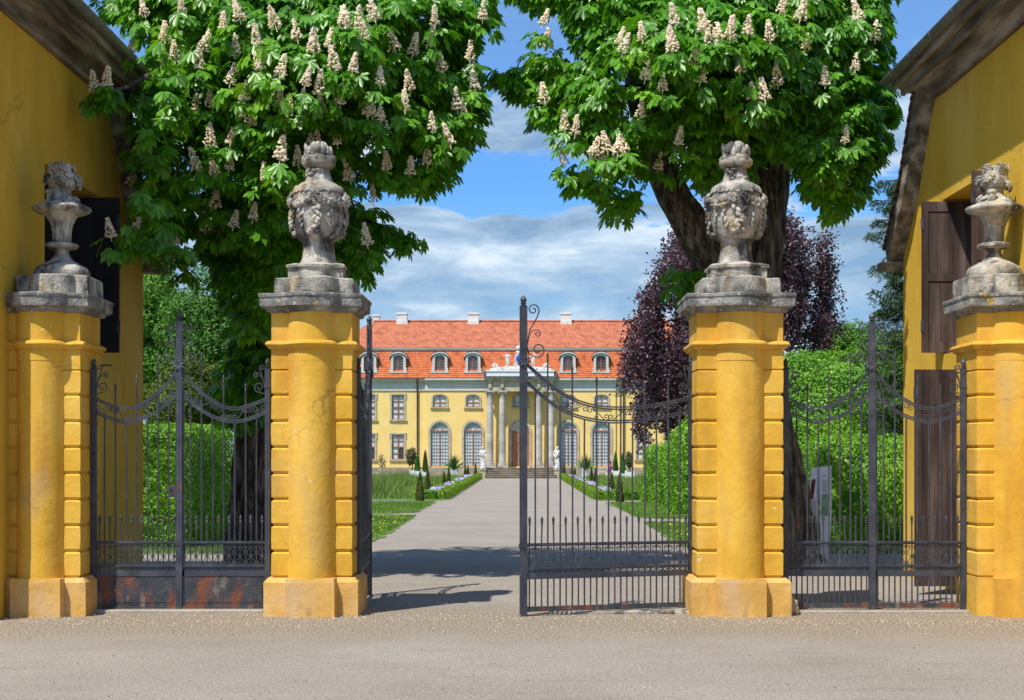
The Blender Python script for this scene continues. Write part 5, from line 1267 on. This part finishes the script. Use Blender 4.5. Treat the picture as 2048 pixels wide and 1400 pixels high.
k = MB(); k.prism([ip(292, 1232), ip(402, 1232), ip(400, 1313), ip(286, 1313)], IY - .010, IY - .001); k.build('orange_foot', m_orange, t)
k = MB(); k.prism([ip(312, 455), ip(390, 455), ip(388, 712), ip(306, 712)], IY - .003, IY - .001); k.build('picture', M('green_map', [(.4, (.22, .36, .30)), (.6, (.14, .26, .18))], 9), pr)
k = MB(); k.prism([ip(204, 283), ip(248, 283), ip(220, 520), ip(176, 515)], IY + .041, IY + .0435); k.build('picture', M('portrait_print', [(.35, (.03, .02, .02)), (.55, (.28, .07, .06)), (.7, (.5, .3, .25))], 12), pl)
k = MB(); k.prism([ip(215, 705), ip(250, 710), ip(238, 900), ip(205, 895)], IY + .041, IY + .0435); k.build('picture', m_ink, pl)
k = MB()
for i in range(22):
    y0 = 290 + i * 7.0
    if y0 < 445: a, b = ip(314, y0), ip(378, y0 + 2.2); k.box(a[0], b[0], IY - .0025, IY - .001, b[1], a[1])
for i in range(3): a, b = ip(316, 232 + i * 10), ip(370, 236 + i * 10); k.box(a[0], b[0], IY - .0025, IY - .001, b[1], a[1])
k.build('print_lines', m_ink, pr)
k = MB()
for i in range(50):
    y0 = 530 + i * 8.0
    if y0 < 880: f = (y0 - 530) / 350; a, b = ip(158 + f * 10, y0), ip((262 - f * 12) if y0 < 700 else 205, y0 + 2.4); k.box(a[0], b[0], IY + .0425, IY + .044, b[1], a[1])
for i in range(12): y0 = 295 + i * 18; a, b = ip(254, y0), ip(296, y0 + 2.4); k.box(a[0], b[0], IY + .0425, IY + .044, b[1], a[1])
k.build('print_lines', m_ink, pl)

# ------------------------------------------------------------------ background trees
def bgtree(name, label, x, Y, z0, z1, r, n, size, mat, blobs, seed, group=None, trunk_r=.2, cat='tree', ratio=1., zlow=.3):
    t = thing(name, label, cat, (x, Y, 0), group=group); rg = np.random.default_rng(seed); parts = []
    cs = []
    for b in range(blobs):
        d = nrm(rg.normal(size=3)); c = np.array([x, Y, (z0 + z1) / 2]) + d * np.array([r * .62, r * .62 * ratio, (z1 - z0) * .36]) * rg.uniform(.3, 1.05)
        rad = rg.uniform(.24, .42) * r; cs.append((c, rad)); m_ = n // blobs
        dd = nrm(rg.normal(size=(m_, 3))); f = np.where(rg.uniform(size=(m_, 1)) < .7, rg.uniform(.82, 1.1, (m_, 1)), rg.uniform(.2, .8, (m_, 1)))
        P = c + dd * rad * f * np.array([1, 1, .8]); P += nrm(dd) * (sinnoise(P, 4. / r * 2, seed) * rad * .12)[:, None]
        parts.append(leaves(P, dd + np.array([0, 0, .4]), size, .8))
    V, F = merge_np(parts); npmesh('crown', V, F, mat, t)
    k = MB(); k.tube([(x, Y, -.1), (x + .05 * r, Y, z0 + (z1 - z0) * .3), (x, Y, z0 + (z1 - z0) * .7)], [trunk_r * 1.3, trunk_r, trunk_r * .5], 10)
    for c, rad in cs[:8]: k.tube([(x, Y, z0 + (z1 - z0) * .15), tuple((np.array([x, Y, z0 + (z1 - z0) * .4]) + c) / 2), tuple(c)], [trunk_r * .5, trunk_r * .35, trunk_r * .12], 6)
    k.build('trunk', m_bark, t, smooth=True)
    return t
BG = 'background trees beyond the hedges'
def bt(name, label, px, ytop, ybot, wpx, Y, n, size, mat, blobs, seed, group=BG, **kw):
    s_ = 3000 / Y; return bgtree(name, label, (px - 1041) / s_, Y, 1.65 + (908 - ybot) / s_, 1.65 + (908 - ytop) / s_, wpx / 2 / s_, n, size, mat, blobs, seed, group, **kw)
bt('deciduous_tree', 'bright green tree beyond the left hedge, nearest the shaded gatehouse corner', 300, 480, 860, 240, 70, 34000, .17, m_tree, 40, 1)
bt('deciduous_tree', 'mid-green tree beyond the left hedge, half behind the chestnut trunk', 430, 500, 860, 260, 62, 38000, .16, m_tree2, 44, 2)
bt('deciduous_tree', 'dark green tree at the far back on the left, hidden behind the pillar', 590, 600, 900, 240, 85, 18000, .2, m_tree2, 26, 3)
bt('yew_tree', 'olive yew bush rising right behind the left hedge', 375, 685, 960, 280, 42, 36000, .085, m_yew, 34, 4, group=None)
bt('deciduous_tree', 'light green tree beyond the right hedges, between the copper beech and the spruce', 1700, 585, 860, 200, 75, 26000, .18, m_tree, 30, 5)
bt('deciduous_tree', 'low green tree beyond the right hedges, behind the spruce', 1800, 640, 900, 200, 66, 22000, .16, m_tree2, 26, 6)
bt('shrub', 'dark shrub filling the gap between right hedges and spruce', 1790, 770, 1060, 130, 34, 16000, .07, m_tree2, 18, 7, group=None, cat='shrub')
# copper beech, weeping
def beech():
    Y = 62.; s_ = 3000 / Y; x = (1462 - 1041) / s_
    t = thing('copper_beech', 'dark purple weeping copper beech in front of the right end of the palace', 'tree', (x, Y, 0)); rg = np.random.default_rng(77); parts = []
    def pt(px, py, dy=0): return np.array([(px - 1041) / s_, Y + dy, 1.65 + (908 - py) / s_])
    poly = [(1312, 560), (1330, 500), (1352, 470), (1400, 440), (1440, 445), (1520, 450), (1600, 460), (1655, 540), (1665, 640), (1660, 690), (1590, 705), (1420, 790), (1385, 840), (1330, 850), (1290, 890), (1275, 850), (1280, 790), (1250, 745), (1248, 700), (1276, 650), (1292, 600)]
    def inside(px, py):
        c = False; j = len(poly) - 1
        for i in range(len(poly)):
            xi, yi = poly[i]; xj, yj = poly[j]
            if (yi > py) != (yj > py) and px < (xj - xi) * (py - yi) / (yj - yi) + xi: c = not c
            j = i
        return c
    cnt = 0
    while cnt < 900:
        px, py = rg.uniform(1230, 1670), rg.uniform(440, 900)
        if not inside(px, py): continue
        if sinnoise(np.array([[px / 24., py / 34., 0.]]), 1., 4)[0] < -.45: cnt += .45; continue
        cnt += 1
        dm = 3.8 * math.sqrt(max(0.05, 1 - ((px - 1450) / 230) ** 2)); c = pt(px, py, rg.uniform(-dm, dm)); m_ = 110
        L = rg.uniform(.8, 2.4); u = rg.uniform(0, 1, m_)     # drooping sprays
        P = c + np.stack([rg.normal(0, .19, m_) * (1.1 - .6 * u) + rg.uniform(-.3, .3) * u, rg.normal(0, .22, m_), (.5 - u) * L], 1)
        parts.append(leaves(P, np.tile([0, -.5, .5], (m_, 1)), .15, .9))
    V, F = merge_np(parts); npmesh('crown', V, F, m_beech, t)
    k = MB(); k.tube([(x, Y, -.1), (x + .1, Y, 3), (x - .1, Y, 6), (x, Y, 9)], [.5, .42, .3, .1], 12)
    for i in range(16):
        a = rg.uniform(0, 6.28); z = rg.uniform(3.5, 8); l = rg.uniform(1.5, 3.8)
        k.tube([(x, Y, z), (x + math.cos(a) * l * .5, Y + math.sin(a) * l * .5, z + .9), (x + math.cos(a) * l, Y + math.sin(a) * l, z + .2)], [.12, .07, .02], 6)
    b = k.build('trunk', M('pale_beech_bark', [(.3, (.15, .14, .13)), (.6, (.26, .25, .23))], 3), t, smooth=True)
    return t
beech()
# spruce beside the right gatehouse
def spruce():
    Y = 29.; s_ = 3000 / Y; x = (1850 - 1041) / s_; t = thing('spruce', 'dark spruce with drooping branches behind the right gatehouse', 'tree', (x, Y, 0)); rg = np.random.default_rng(5)
    tr = MB(); tr.tube([(x, Y, -.1), (x, Y, 5), (x, Y, 7.6)], [.22, .13, .02], 10); parts = []
    z = .9
    while z < 7.4:
        for a in np.arange(0, 6.28, 6.28 / 6) + rg.uniform(0, 1, 6):
            l = (2.3 * (1 - z / 9.5) ** .75) * rg.uniform(.55, 1.12); d = np.array([math.cos(a), math.sin(a), 0]); zz = z + rg.uniform(-.2, .2); dr = rg.uniform(.35, .75)
            pts = [np.array([x, Y, zz]) + d * l * q + np.array([0, 0, -dr * l * q + .35 * l * q * q]) for q in np.linspace(0, 1, 7)]
            tr.tube([tuple(p) for p in pts], [.028 * (1 - q) + .005 for q in np.linspace(0, 1, 7)], 5)
            side = np.array([-d[1], d[0], 0])
            for q in np.linspace(.18, 1, 13):
                for sg in (-1, 1):
                    b = np.array([x, Y, zz]) + d * l * q + np.array([0, 0, -dr * l * q + .35 * l * q * q]); L = .55 * (1.15 - q) * rg.uniform(.7, 1.2) + .12
                    e = b + (side * sg * .8 + d * .6) * L * .8 + np.array([0, 0, -.55 * L]); m_ = 26
                    u = rg.uniform(0, 1, (m_, 1)); P = b + (e - b) * u; D = nrm((e - b)[None] * .8 + rg.normal(size=(m_, 3)) * np.array([.25, .25, .22]) * .8); W = nrm(np.cross(D, rg.normal(size=(m_, 3)))) * .009; Ln = .085
                    V = np.stack([P - W, P + W, P + D * Ln], 1).reshape(-1, 3); parts.append((V, np.arange(m_ * 3).reshape(-1, 3)))
        z += .23 + rg.uniform(0, .12)
    V, F = merge_np(parts); npmesh('crown', V, F, m_spruce, t); tr.build('trunk', m_bark, t, smooth=True)
spruce()

# ------------------------------------------------------------------ horse chestnuts
def inpoly(pts, poly):
    x, y = pts[:, 0], pts[:, 1]; c = np.zeros(len(pts), bool); j = len(poly) - 1
    for i in range(len(poly)):
        xi, yi = poly[i]; xj, yj = poly[j]
        m_ = ((yi > y) != (yj > y)) & (x < (xj - xi) * (y - yi) / ((yj - yi) or 1e-9) + xi); c ^= m_; j = i
    return c
def edist(pts, poly):
    d = np.full(len(pts), 1e9)
    for i in range(len(poly)):
        a = np.array(poly[i], float); b = np.array(poly[(i + 1) % len(poly)], float); ab = b - a
        t_ = np.clip(((pts - a) @ ab) / max(ab @ ab, 1e-9), 0, 1); d = np.minimum(d, np.linalg.norm(pts - (a + t_[:, None] * ab), axis=1))
    return d
def compound_leaves(Cc, Oo, rg, nl=8, size=.155):
    """Cc cluster tips (n,3), Oo outward directions; every tip carries nl palmate leaves of 5-7 leaflets"""
    n = len(Cc); N_ = n * nl
    tip = np.repeat(Cc, nl, 0); out = np.repeat(Oo, nl, 0)
    phi = rg.uniform(0, 2 * np.pi, N_); hz = np.stack([np.cos(phi), np.sin(phi), np.zeros(N_)], 1)
    a = nrm(hz * .8 + out * .75 * np.array([1, 1, .3])); a[:, 2] = np.clip(a[:, 2], -.2, .35); a = nrm(a)
    L0 = rg.uniform(.10, .22, (N_, 1)); base = tip + a * L0 + np.array([0, 0, 1]) * rg.uniform(-.09, .07, (N_, 1))
    dl = np.radians(rg.uniform(18, 72, (N_, 1))); flat = nrm(a * np.array([1, 1, 0]))
    m_ = flat * np.cos(dl) - np.array([0, 0, 1]) * np.sin(dl)          # mid leaflet direction
    nn = flat * np.sin(dl) + np.array([0, 0, 1]) * np.cos(dl)          # blade normal
    roll = rg.normal(0, .3, (N_, 1)); s_ = np.cross(m_, nn); nn = nrm(nn * np.cos(roll) + s_ * np.sin(roll)); s_ = np.cross(m_, nn)
    size = size * rg.uniform(.75, 1.2, (N_, 1))
    K = 7; angs = np.radians(np.array([-112, -74, -36, 0, 36, 74, 112])); lens = np.array([.52, .78, .95, 1.0, .95, .78, .52])
    Vs = []; 
    tp = [(0, 0, 0), (.38, -.30, .02), (.36, 0, -.03), (.38, .30, .02), (.74, -.47, .0), (.72, 0, -.05), (.74, .47, .0), (1.0, 0, -.04)]
    for q in range(K):
        an = angs[q] + rg.normal(0, .08, (N_, 1)); D = m_ * np.cos(an) + s_ * np.sin(an); S = -m_ * np.sin(an) + s_ * np.cos(an)
        L = size * lens[q] * rg.uniform(.9, 1.1, (N_, 1)); W = L * .42; dr = rg.uniform(.1, .38, (N_, 1))
        V = np.stack([base + D * (t_ * L) + S * (w_ * W) + nn * (h * L) - np.array([0, 0, 1]) * (dr * t_ * t_ * L) for t_, w_, h in tp], 1)
        Vs.append(V)
    V = np.stack(Vs, 1).reshape(-1, 3)
    i = (np.arange(N_ * K) * 8)[:, None]
    tri = np.concatenate([i + np.array(f) for f in ((0, 1, 2), (0, 2, 3), (4, 7, 5), (5, 7, 6))]); quad = np.concatenate([i + np.array(f) for f in ((1, 4, 5, 2), (2, 5, 6, 3))])
    return V, [tri, quad]
def spike_mesh(seed):
    rnd = random.Random(seed); k = MB(); H = .235; k.tube([(0, 0, -.05), (0, 0, H)], [.006, .003], 5)
    for i in range(92):
        u = rnd.random() ** 1.15; z = .01 + H * u; r = (.052 * (1 - u) + .012) * rnd.uniform(.8, 1.1); a = rnd.uniform(0, 6.28)
        c = Vector((r * math.cos(a), r * math.sin(a), z + rnd.uniform(-.006, .006))); rr = .0145 * rnd.uniform(.7, 1.15)
        k.ell(c, (rr * 1.1, rr * 1.1, rr * .8), 6, 3)
    me = bpy.data.meshes.new('flower_spike'); me.from_pydata(k.v, [], k.f); me.materials.append(m_petal); return me
SPK = [spike_mesh(s_) for s_ in (1, 2, 3, 4)]
def chestnut(label, poly, Yc, base, trunk_paths, spikes, seed, ncl, xclip, extra=(), deepmax=2.3, fillers=(), bare=(), twigs=()):
    rg = np.random.default_rng(seed)
    t = thing('horse_chestnut', label, 'tree', base)
    xs = [p[0] for p in poly]; ys = [p[1] for p in poly]; px = []; 
    cand = np.stack([rg.uniform(min(xs), max(xs), ncl * 4), rg.uniform(min(ys), max(ys), ncl * 4)], 1); cand = cand[inpoly(cand, poly)]; cand = cand[edist(cand, poly) > 20][:ncl]
    d = edist(cand, poly) / (3000 / Yc)     # metres
    n = len(cand); depth = np.minimum(deepmax, .35 + 1.15 * d)
    r = rg.uniform(size=n); w_ = np.where(r < .62, -1 + rg.uniform(0, .45, n) ** 1.3, rg.uniform(-.6, 1.0, n))
    # surface relief so that bunches of leaves stand out and shade each other
    rel = sinnoise(np.stack([cand[:, 0] / 60, cand[:, 1] / 42, cand[:, 0] * 0], 1), 1., seed) * .42
    Y = Yc + depth * w_ + rel * (w_ < -.3) + np.maximum(0, -cand[:, 1] - 10) / 160 * 1.0 * (w_ < .3)
    def W(c, Y): s_ = 3000 / Y; return np.stack([(c[:, 0] - 1041) / s_, Y, 1.65 + (908 - c[:, 1]) / s_], 1)
    P = W(cand, Y)
    cen = W(np.array([[np.mean(xs), 150.]]), np.array([Yc]))[0]
    O = nrm((P - cen) * np.array([1, 1, .6])); O = nrm(O + np.array([0, -.5, 0]) * (w_ < -.3)[:, None])
    # keep the limbs that the photo shows free of leaves in front of them
    keep = np.ones(n, bool)
    for (xa, ya, xb, yb, wd) in bare:
        dd = edist(cand, [(xa, ya), (xb, yb)]); keep &= ~((dd < wd + 26) & (Y < Yc + 2.2))
    # gaps between the boughs
    gp = sinnoise(np.stack([cand[:, 0] / 70, cand[:, 1] / 50, cand[:, 0] * 0 + seed], 1), 1., seed + 50); dpx = edist(cand, poly)
    keep &= ~((gp < -.55) & (dpx < 120)) & ~((gp < -1.1) & (rg.uniform(size=n) < .75))
    cand, P, O, Y = cand[keep], P[keep], O[keep], Y[keep]
    def front(sx_, sy_):
        q = np.hypot(cand[:, 0] - sx_, (cand[:, 1] - sy_) * .8) < 34
        return Y[q].min() if q.any() else Yc - .5
    spk = []
    for (sx_, sy_) in spikes: c = np.array([[sx_, sy_ + 20.]]); spk.append(W(c, np.array([max(16.9, front(sx_, sy_) - .40)]))[0])
    for (sx_, sy_, Yq) in extra: spk.append(W(np.array([[sx_, sy_ + 20.]]), np.array([float(Yq)]))[0])
    spk = np.array(spk)
    P = np.concatenate([P, spk + np.array([0, .12, -.10])]); O = np.concatenate([O, np.tile([0, -.8, .1], (len(spk), 1))])
    if len(fillers):
        f = np.array([(*at(a, b, y),) for a, b, y in fillers]); P = np.concatenate([P, f]); O = np.concatenate([O, nrm(rg.normal(size=(len(f), 3)) * np.array([1, .5, .2]) + np.array([0, -.6, 0]))])
    ok = ~((np.abs(P[:, 0]) > xclip) & (P[:, 1] < 21.1) & (P[:, 2] < 7.6))
    P = P[ok]; O = O[ok]
    V, F = compound_leaves(P, O, rg)
    npmesh('crown', V, F, m_leaf, t)
    for i, p in enumerate(spk[:99]):
        o = bpy.data.objects.new('flower_spike', SPK[i % 4]); C.objects.link(o); o.parent = t; o.location = Vector(p) - t.location + Vector((0, 0, .0))
        s_ = random.uniform(.9, 1.2); o.scale = (s_ * random.uniform(.9, 1.15), s_, s_); o.rotation_euler = (random.uniform(-.1, .3), random.uniform(-.3, .3), random.uniform(0, 6.28))
    # trunk and limbs
    k = MB(); 
    for path in trunk_paths:
        pts = [at(a, b, y) for a, b, y, _ in path]; rr = [q[3] for q in path]
        # densify
        P2 = []; R2 = []
        for i in range(len(pts) - 1):
            p0 = pts[max(i - 1, 0)]; p1 = pts[i]; p2 = pts[i + 1]; p3 = pts[min(i + 2, len(pts) - 1)]
            m = max(3, int((p2 - p1).length / .09))
            for j in range(m):
                u = j / m; P2.append(.5 * ((2 * p1) + (p2 - p0) * u + (2 * p0 - 5 * p1 + 4 * p2 - p3) * u * u + (3 * p1 - p0 - 3 * p2 + p3) * u ** 3)); R2.append(rr[i] + (rr[i + 1] - rr[i]) * u)
        P2.append(pts[-1]); R2.append(rr[-1])
        kk_ = MB(); ns = 44; kk_.tube(P2, R2, ns)
        for i in range(len(P2)):
            for j in range(ns):
                q = i * ns + j; v = Vector(kk_.v[q]); d_ = v - Vector(P2[i])
                a_ = 2 * math.pi * j / ns
                f = 1 + .16 * mnoise.noise((math.cos(a_) * 4.2, math.sin(a_) * 4.2, i * .09)) * 1.5 + .11 * abs(mnoise.noise((math.cos(a_) * 8, math.sin(a_) * 8, i * .18))) * 1.8 + .05 * mnoise.noise((v.x * 3, v.y * 3, v.z * 3))
                kk_.v[q] = tuple(Vector(P2[i]) + d_ * f)
        k.add(kk_.v, kk_.f)
    k.build('trunk', m_bark, t, smooth=True, auto=70)
    k = MB()
    for i in range(38):
        q = P[rg.integers(0, len(P) - len(spk))]; b0 = at(*trunk_paths[0][-1][:3]) if rg.uniform() < .5 else at(*trunk_paths[-1][-2][:3])
        mid = (Vector(q) + b0) / 2 + Vector((0, 0, rg.uniform(0, .5))); k.tube([b0, mid, Vector(q)], [.06, .035, .008], 6)
    for tw in twigs: k.tube([at(*p) for p in tw], [.025 * (1 - q / len(tw)) + .006 for q in range(len(tw))], 6)
    k.build('limbs', m_bark, t, smooth=True)
    return t
polyL = [(-60, -120), (500, -190), (930, -150), (1005, -60), (985, 10), (992, 55), (945, 120), (968, 180), (962, 250), (940, 300), (905, 340), (892, 400), (840, 395), (790, 380), (735, 395), (745, 440), (800, 455), (833, 485), (765, 492), (742, 560), (722, 590), (700, 560), (650, 520), (575, 600), (545, 720), (485, 700), (465, 620), (440, 560), (390, 470), (350, 560), (315, 520), (285, 492), (262, 455), (285, 420), (280, 330), (285, 200), (262, 130), (240, 55), (90, -40)]
spL = [(300, 400), (430, 395), (505, 420), (560, 300), (420, 270), (300, 280), (460, 270), (650, 420), (820, 330), (855, 310), (265, 85), (332, 140), (405, 80), (420, 190), (447, 45), (470, 90), (490, 180), (552, 35), (560, 190), (575, 210), (640, 170), (670, 120), (705, 125), (720, 40), (745, 215), (690, 30), (855, 70), (865, 240), (790, 80), (940, 100), (950, 160), (965, 20), (330, 60), (345, 215), (400, 120), (388, 210), (335, 245), (325, 335), (362, 340), (395, 320), (396, 360), (430, 330), (457, 320), (490, 215), (500, 230), (530, 340), (597, 310), (635, 275), (620, 290), (627, 85), (645, 210), (675, 270), (735, 210), (765, 240), (775, 320), (700, 340), (747, 385), (820, 160), (825, 90), (600, 200), (515, 70), (410, 440), (466, 435), (345, 480), (347, 495), (367, 515), (352, 470), (262, 350), (268, 200), (305, 190), (365, 5), (595, 60), (760, 150), (885, 120), (900, 270), (915, 200), (735, 470), (290, 10), (480, 20), (270, 115), (660, 75), (610, 150), (285, 150), (560, 130), (460, 150), (730, 60), (810, 200), (520, 120), (930, 220), (750, 20), (870, 30), (550, 160), (350, 100), (680, 190)]
chestnut('flowering horse chestnut full of blossom spikes behind the left side gate', polyL, 20.4, (-4.0, 22.3, 0),
         [[(512, 1140, 22.3, .52), (510, 1090, 22.3, .43), (512, 1000, 22.2, .36), (520, 850, 22.1, .33), (522, 700, 22.0, .31), (530, 560, 21.8, .30), (560, 380, 21.5, .26), (600, 150, 21.3, .2), (640, -100, 21, .1)],
          [(522, 620, 21.9, .26), (480, 470, 21.4, .18), (400, 250, 20.8, .11), (330, 80, 20.5, .05)], [(545, 480, 21.7, .22), (650, 330, 21.3, .13), (760, 200, 20.8, .08), (860, 80, 20.5, .03)]],
         spL, 3, 1900, 5.0, twigs=[[(640, 400, 20.6), (700, 430, 20.2), (760, 450, 19.95), (828, 480, 19.9)], [(680, 440, 20.5), (705, 495, 20.3), (725, 545, 20.2)], [(300, 150, 18.2), (250, 175, 17.6), (205, 185, 17.35)]], extra=[(212, 158, 17.3), (190, 165, 17.3), (222, 455, 17.3), (270, 455, 17.5)],
         fillers=[(735 + 11 * i + (i % 2) * 5, 452 + 3.2 * i + (i % 3) * 7, 19.9) for i in range(9)] + [(725, 545, 20.2), (718, 520, 20.3), (712, 500, 20.3)] + [(205 + 14 * i, 190 + (i % 3) * 8, 17.3) for i in range(2)] + [(255 + 10 * i, 470 + (i % 3) * 8, 17.6) for i in range(5)] + [(random.uniform(465, 560), random.uniform(560, 760), random.uniform(21.2, 21.7)) for _ in range(46)] + [(random.uniform(440, 520), random.uniform(700, 850), random.uniform(21.4, 21.8)) for _ in range(20)] + [(random.uniform(280, 340), random.uniform(90, 500), random.uniform(17.4, 19)) for _ in range(44)])
polyR = [(1010, -120), (1400, -190), (1770, -150), (1810, -60), (1770, 0), (1790, 60), (1780, 130), (1800, 200), (1797, 260), (1770, 300), (1755, 380), (1705, 405), (1690, 440), (1640, 435), (1635, 465), (1590, 480), (1560, 465), (1530, 425), (1440, 400), (1345, 430), (1330, 450), (1300, 430), (1215, 450), (1205, 400), (1130, 380), (1105, 330), (1040, 285), (1040, 250), (1065, 228), (1030, 200), (970, 165), (978, 115), (1042, 130), (1052, 70), (1045, 10), (1000, -30)]
spR = [(1090, 185), (1245, 85), (1285, 60), (1290, 140), (1240, 70), (1345, 75), (1350, 30), (1410, 40), (1415, 75), (1435, 60), (1460, 58), (1495, 50), (1345, 85), (1280, 215), (1130, 240), (1185, 290), (1215, 285), (1235, 290), (1250, 285), (1315, 320), (1357, 270), (1130, 310), (1400, 145), (1505, 180), (1530, 180), (1600, 20), (1720, 20), (1710, 120), (1690, 265), (1560, 5), (1085, 30), (1750, 60), (1610, 80), (1390, 105), (1150, 250), (1325, 160), (1555, 150), (1200, 300), (1090, 75), (1480, 125), (1540, 60), (1650, 150)]
fr = [(random.uniform(1350, 1412), random.uniform(545, 590), 21.8) for _ in range(12)]
chestnut('leaning forked horse chestnut with few blossom spikes behind the right gateway pillar', polyR, 20.9, (3.7, 22.0, 0),
         [[(1585, 1140, 22.0, .50), (1572, 1080, 22.0, .40), (1558, 960, 22.0, .34), (1525, 800, 22.0, .33), (1480, 640, 22.0, .33), (1432, 540, 21.9, .25), (1375, 440, 21.8, .23), (1325, 340, 21.7, .215), (1285, 200, 21.6, .20), (1275, 60, 21.5, .18), (1265, -120, 21.3, .1)],
          [(1500, 700, 22.05, .27), (1520, 560, 22.1, .25), (1535, 440, 22.2, .26), (1550, 320, 22.2, .24), (1575, 180, 22.0, .22), (1610, 0, 21.8, .13)], [(1535, 400, 22.1, .22), (1450, 260, 21.8, .15), (1420, 80, 21.5, .08)]],
         spR, 4, 2050, 4.9, fillers=fr, bare=[(1432, 540, 1325, 345, 38), (1275, 210, 1262, 150, 12), (1520, 560, 1545, 370, 42)])
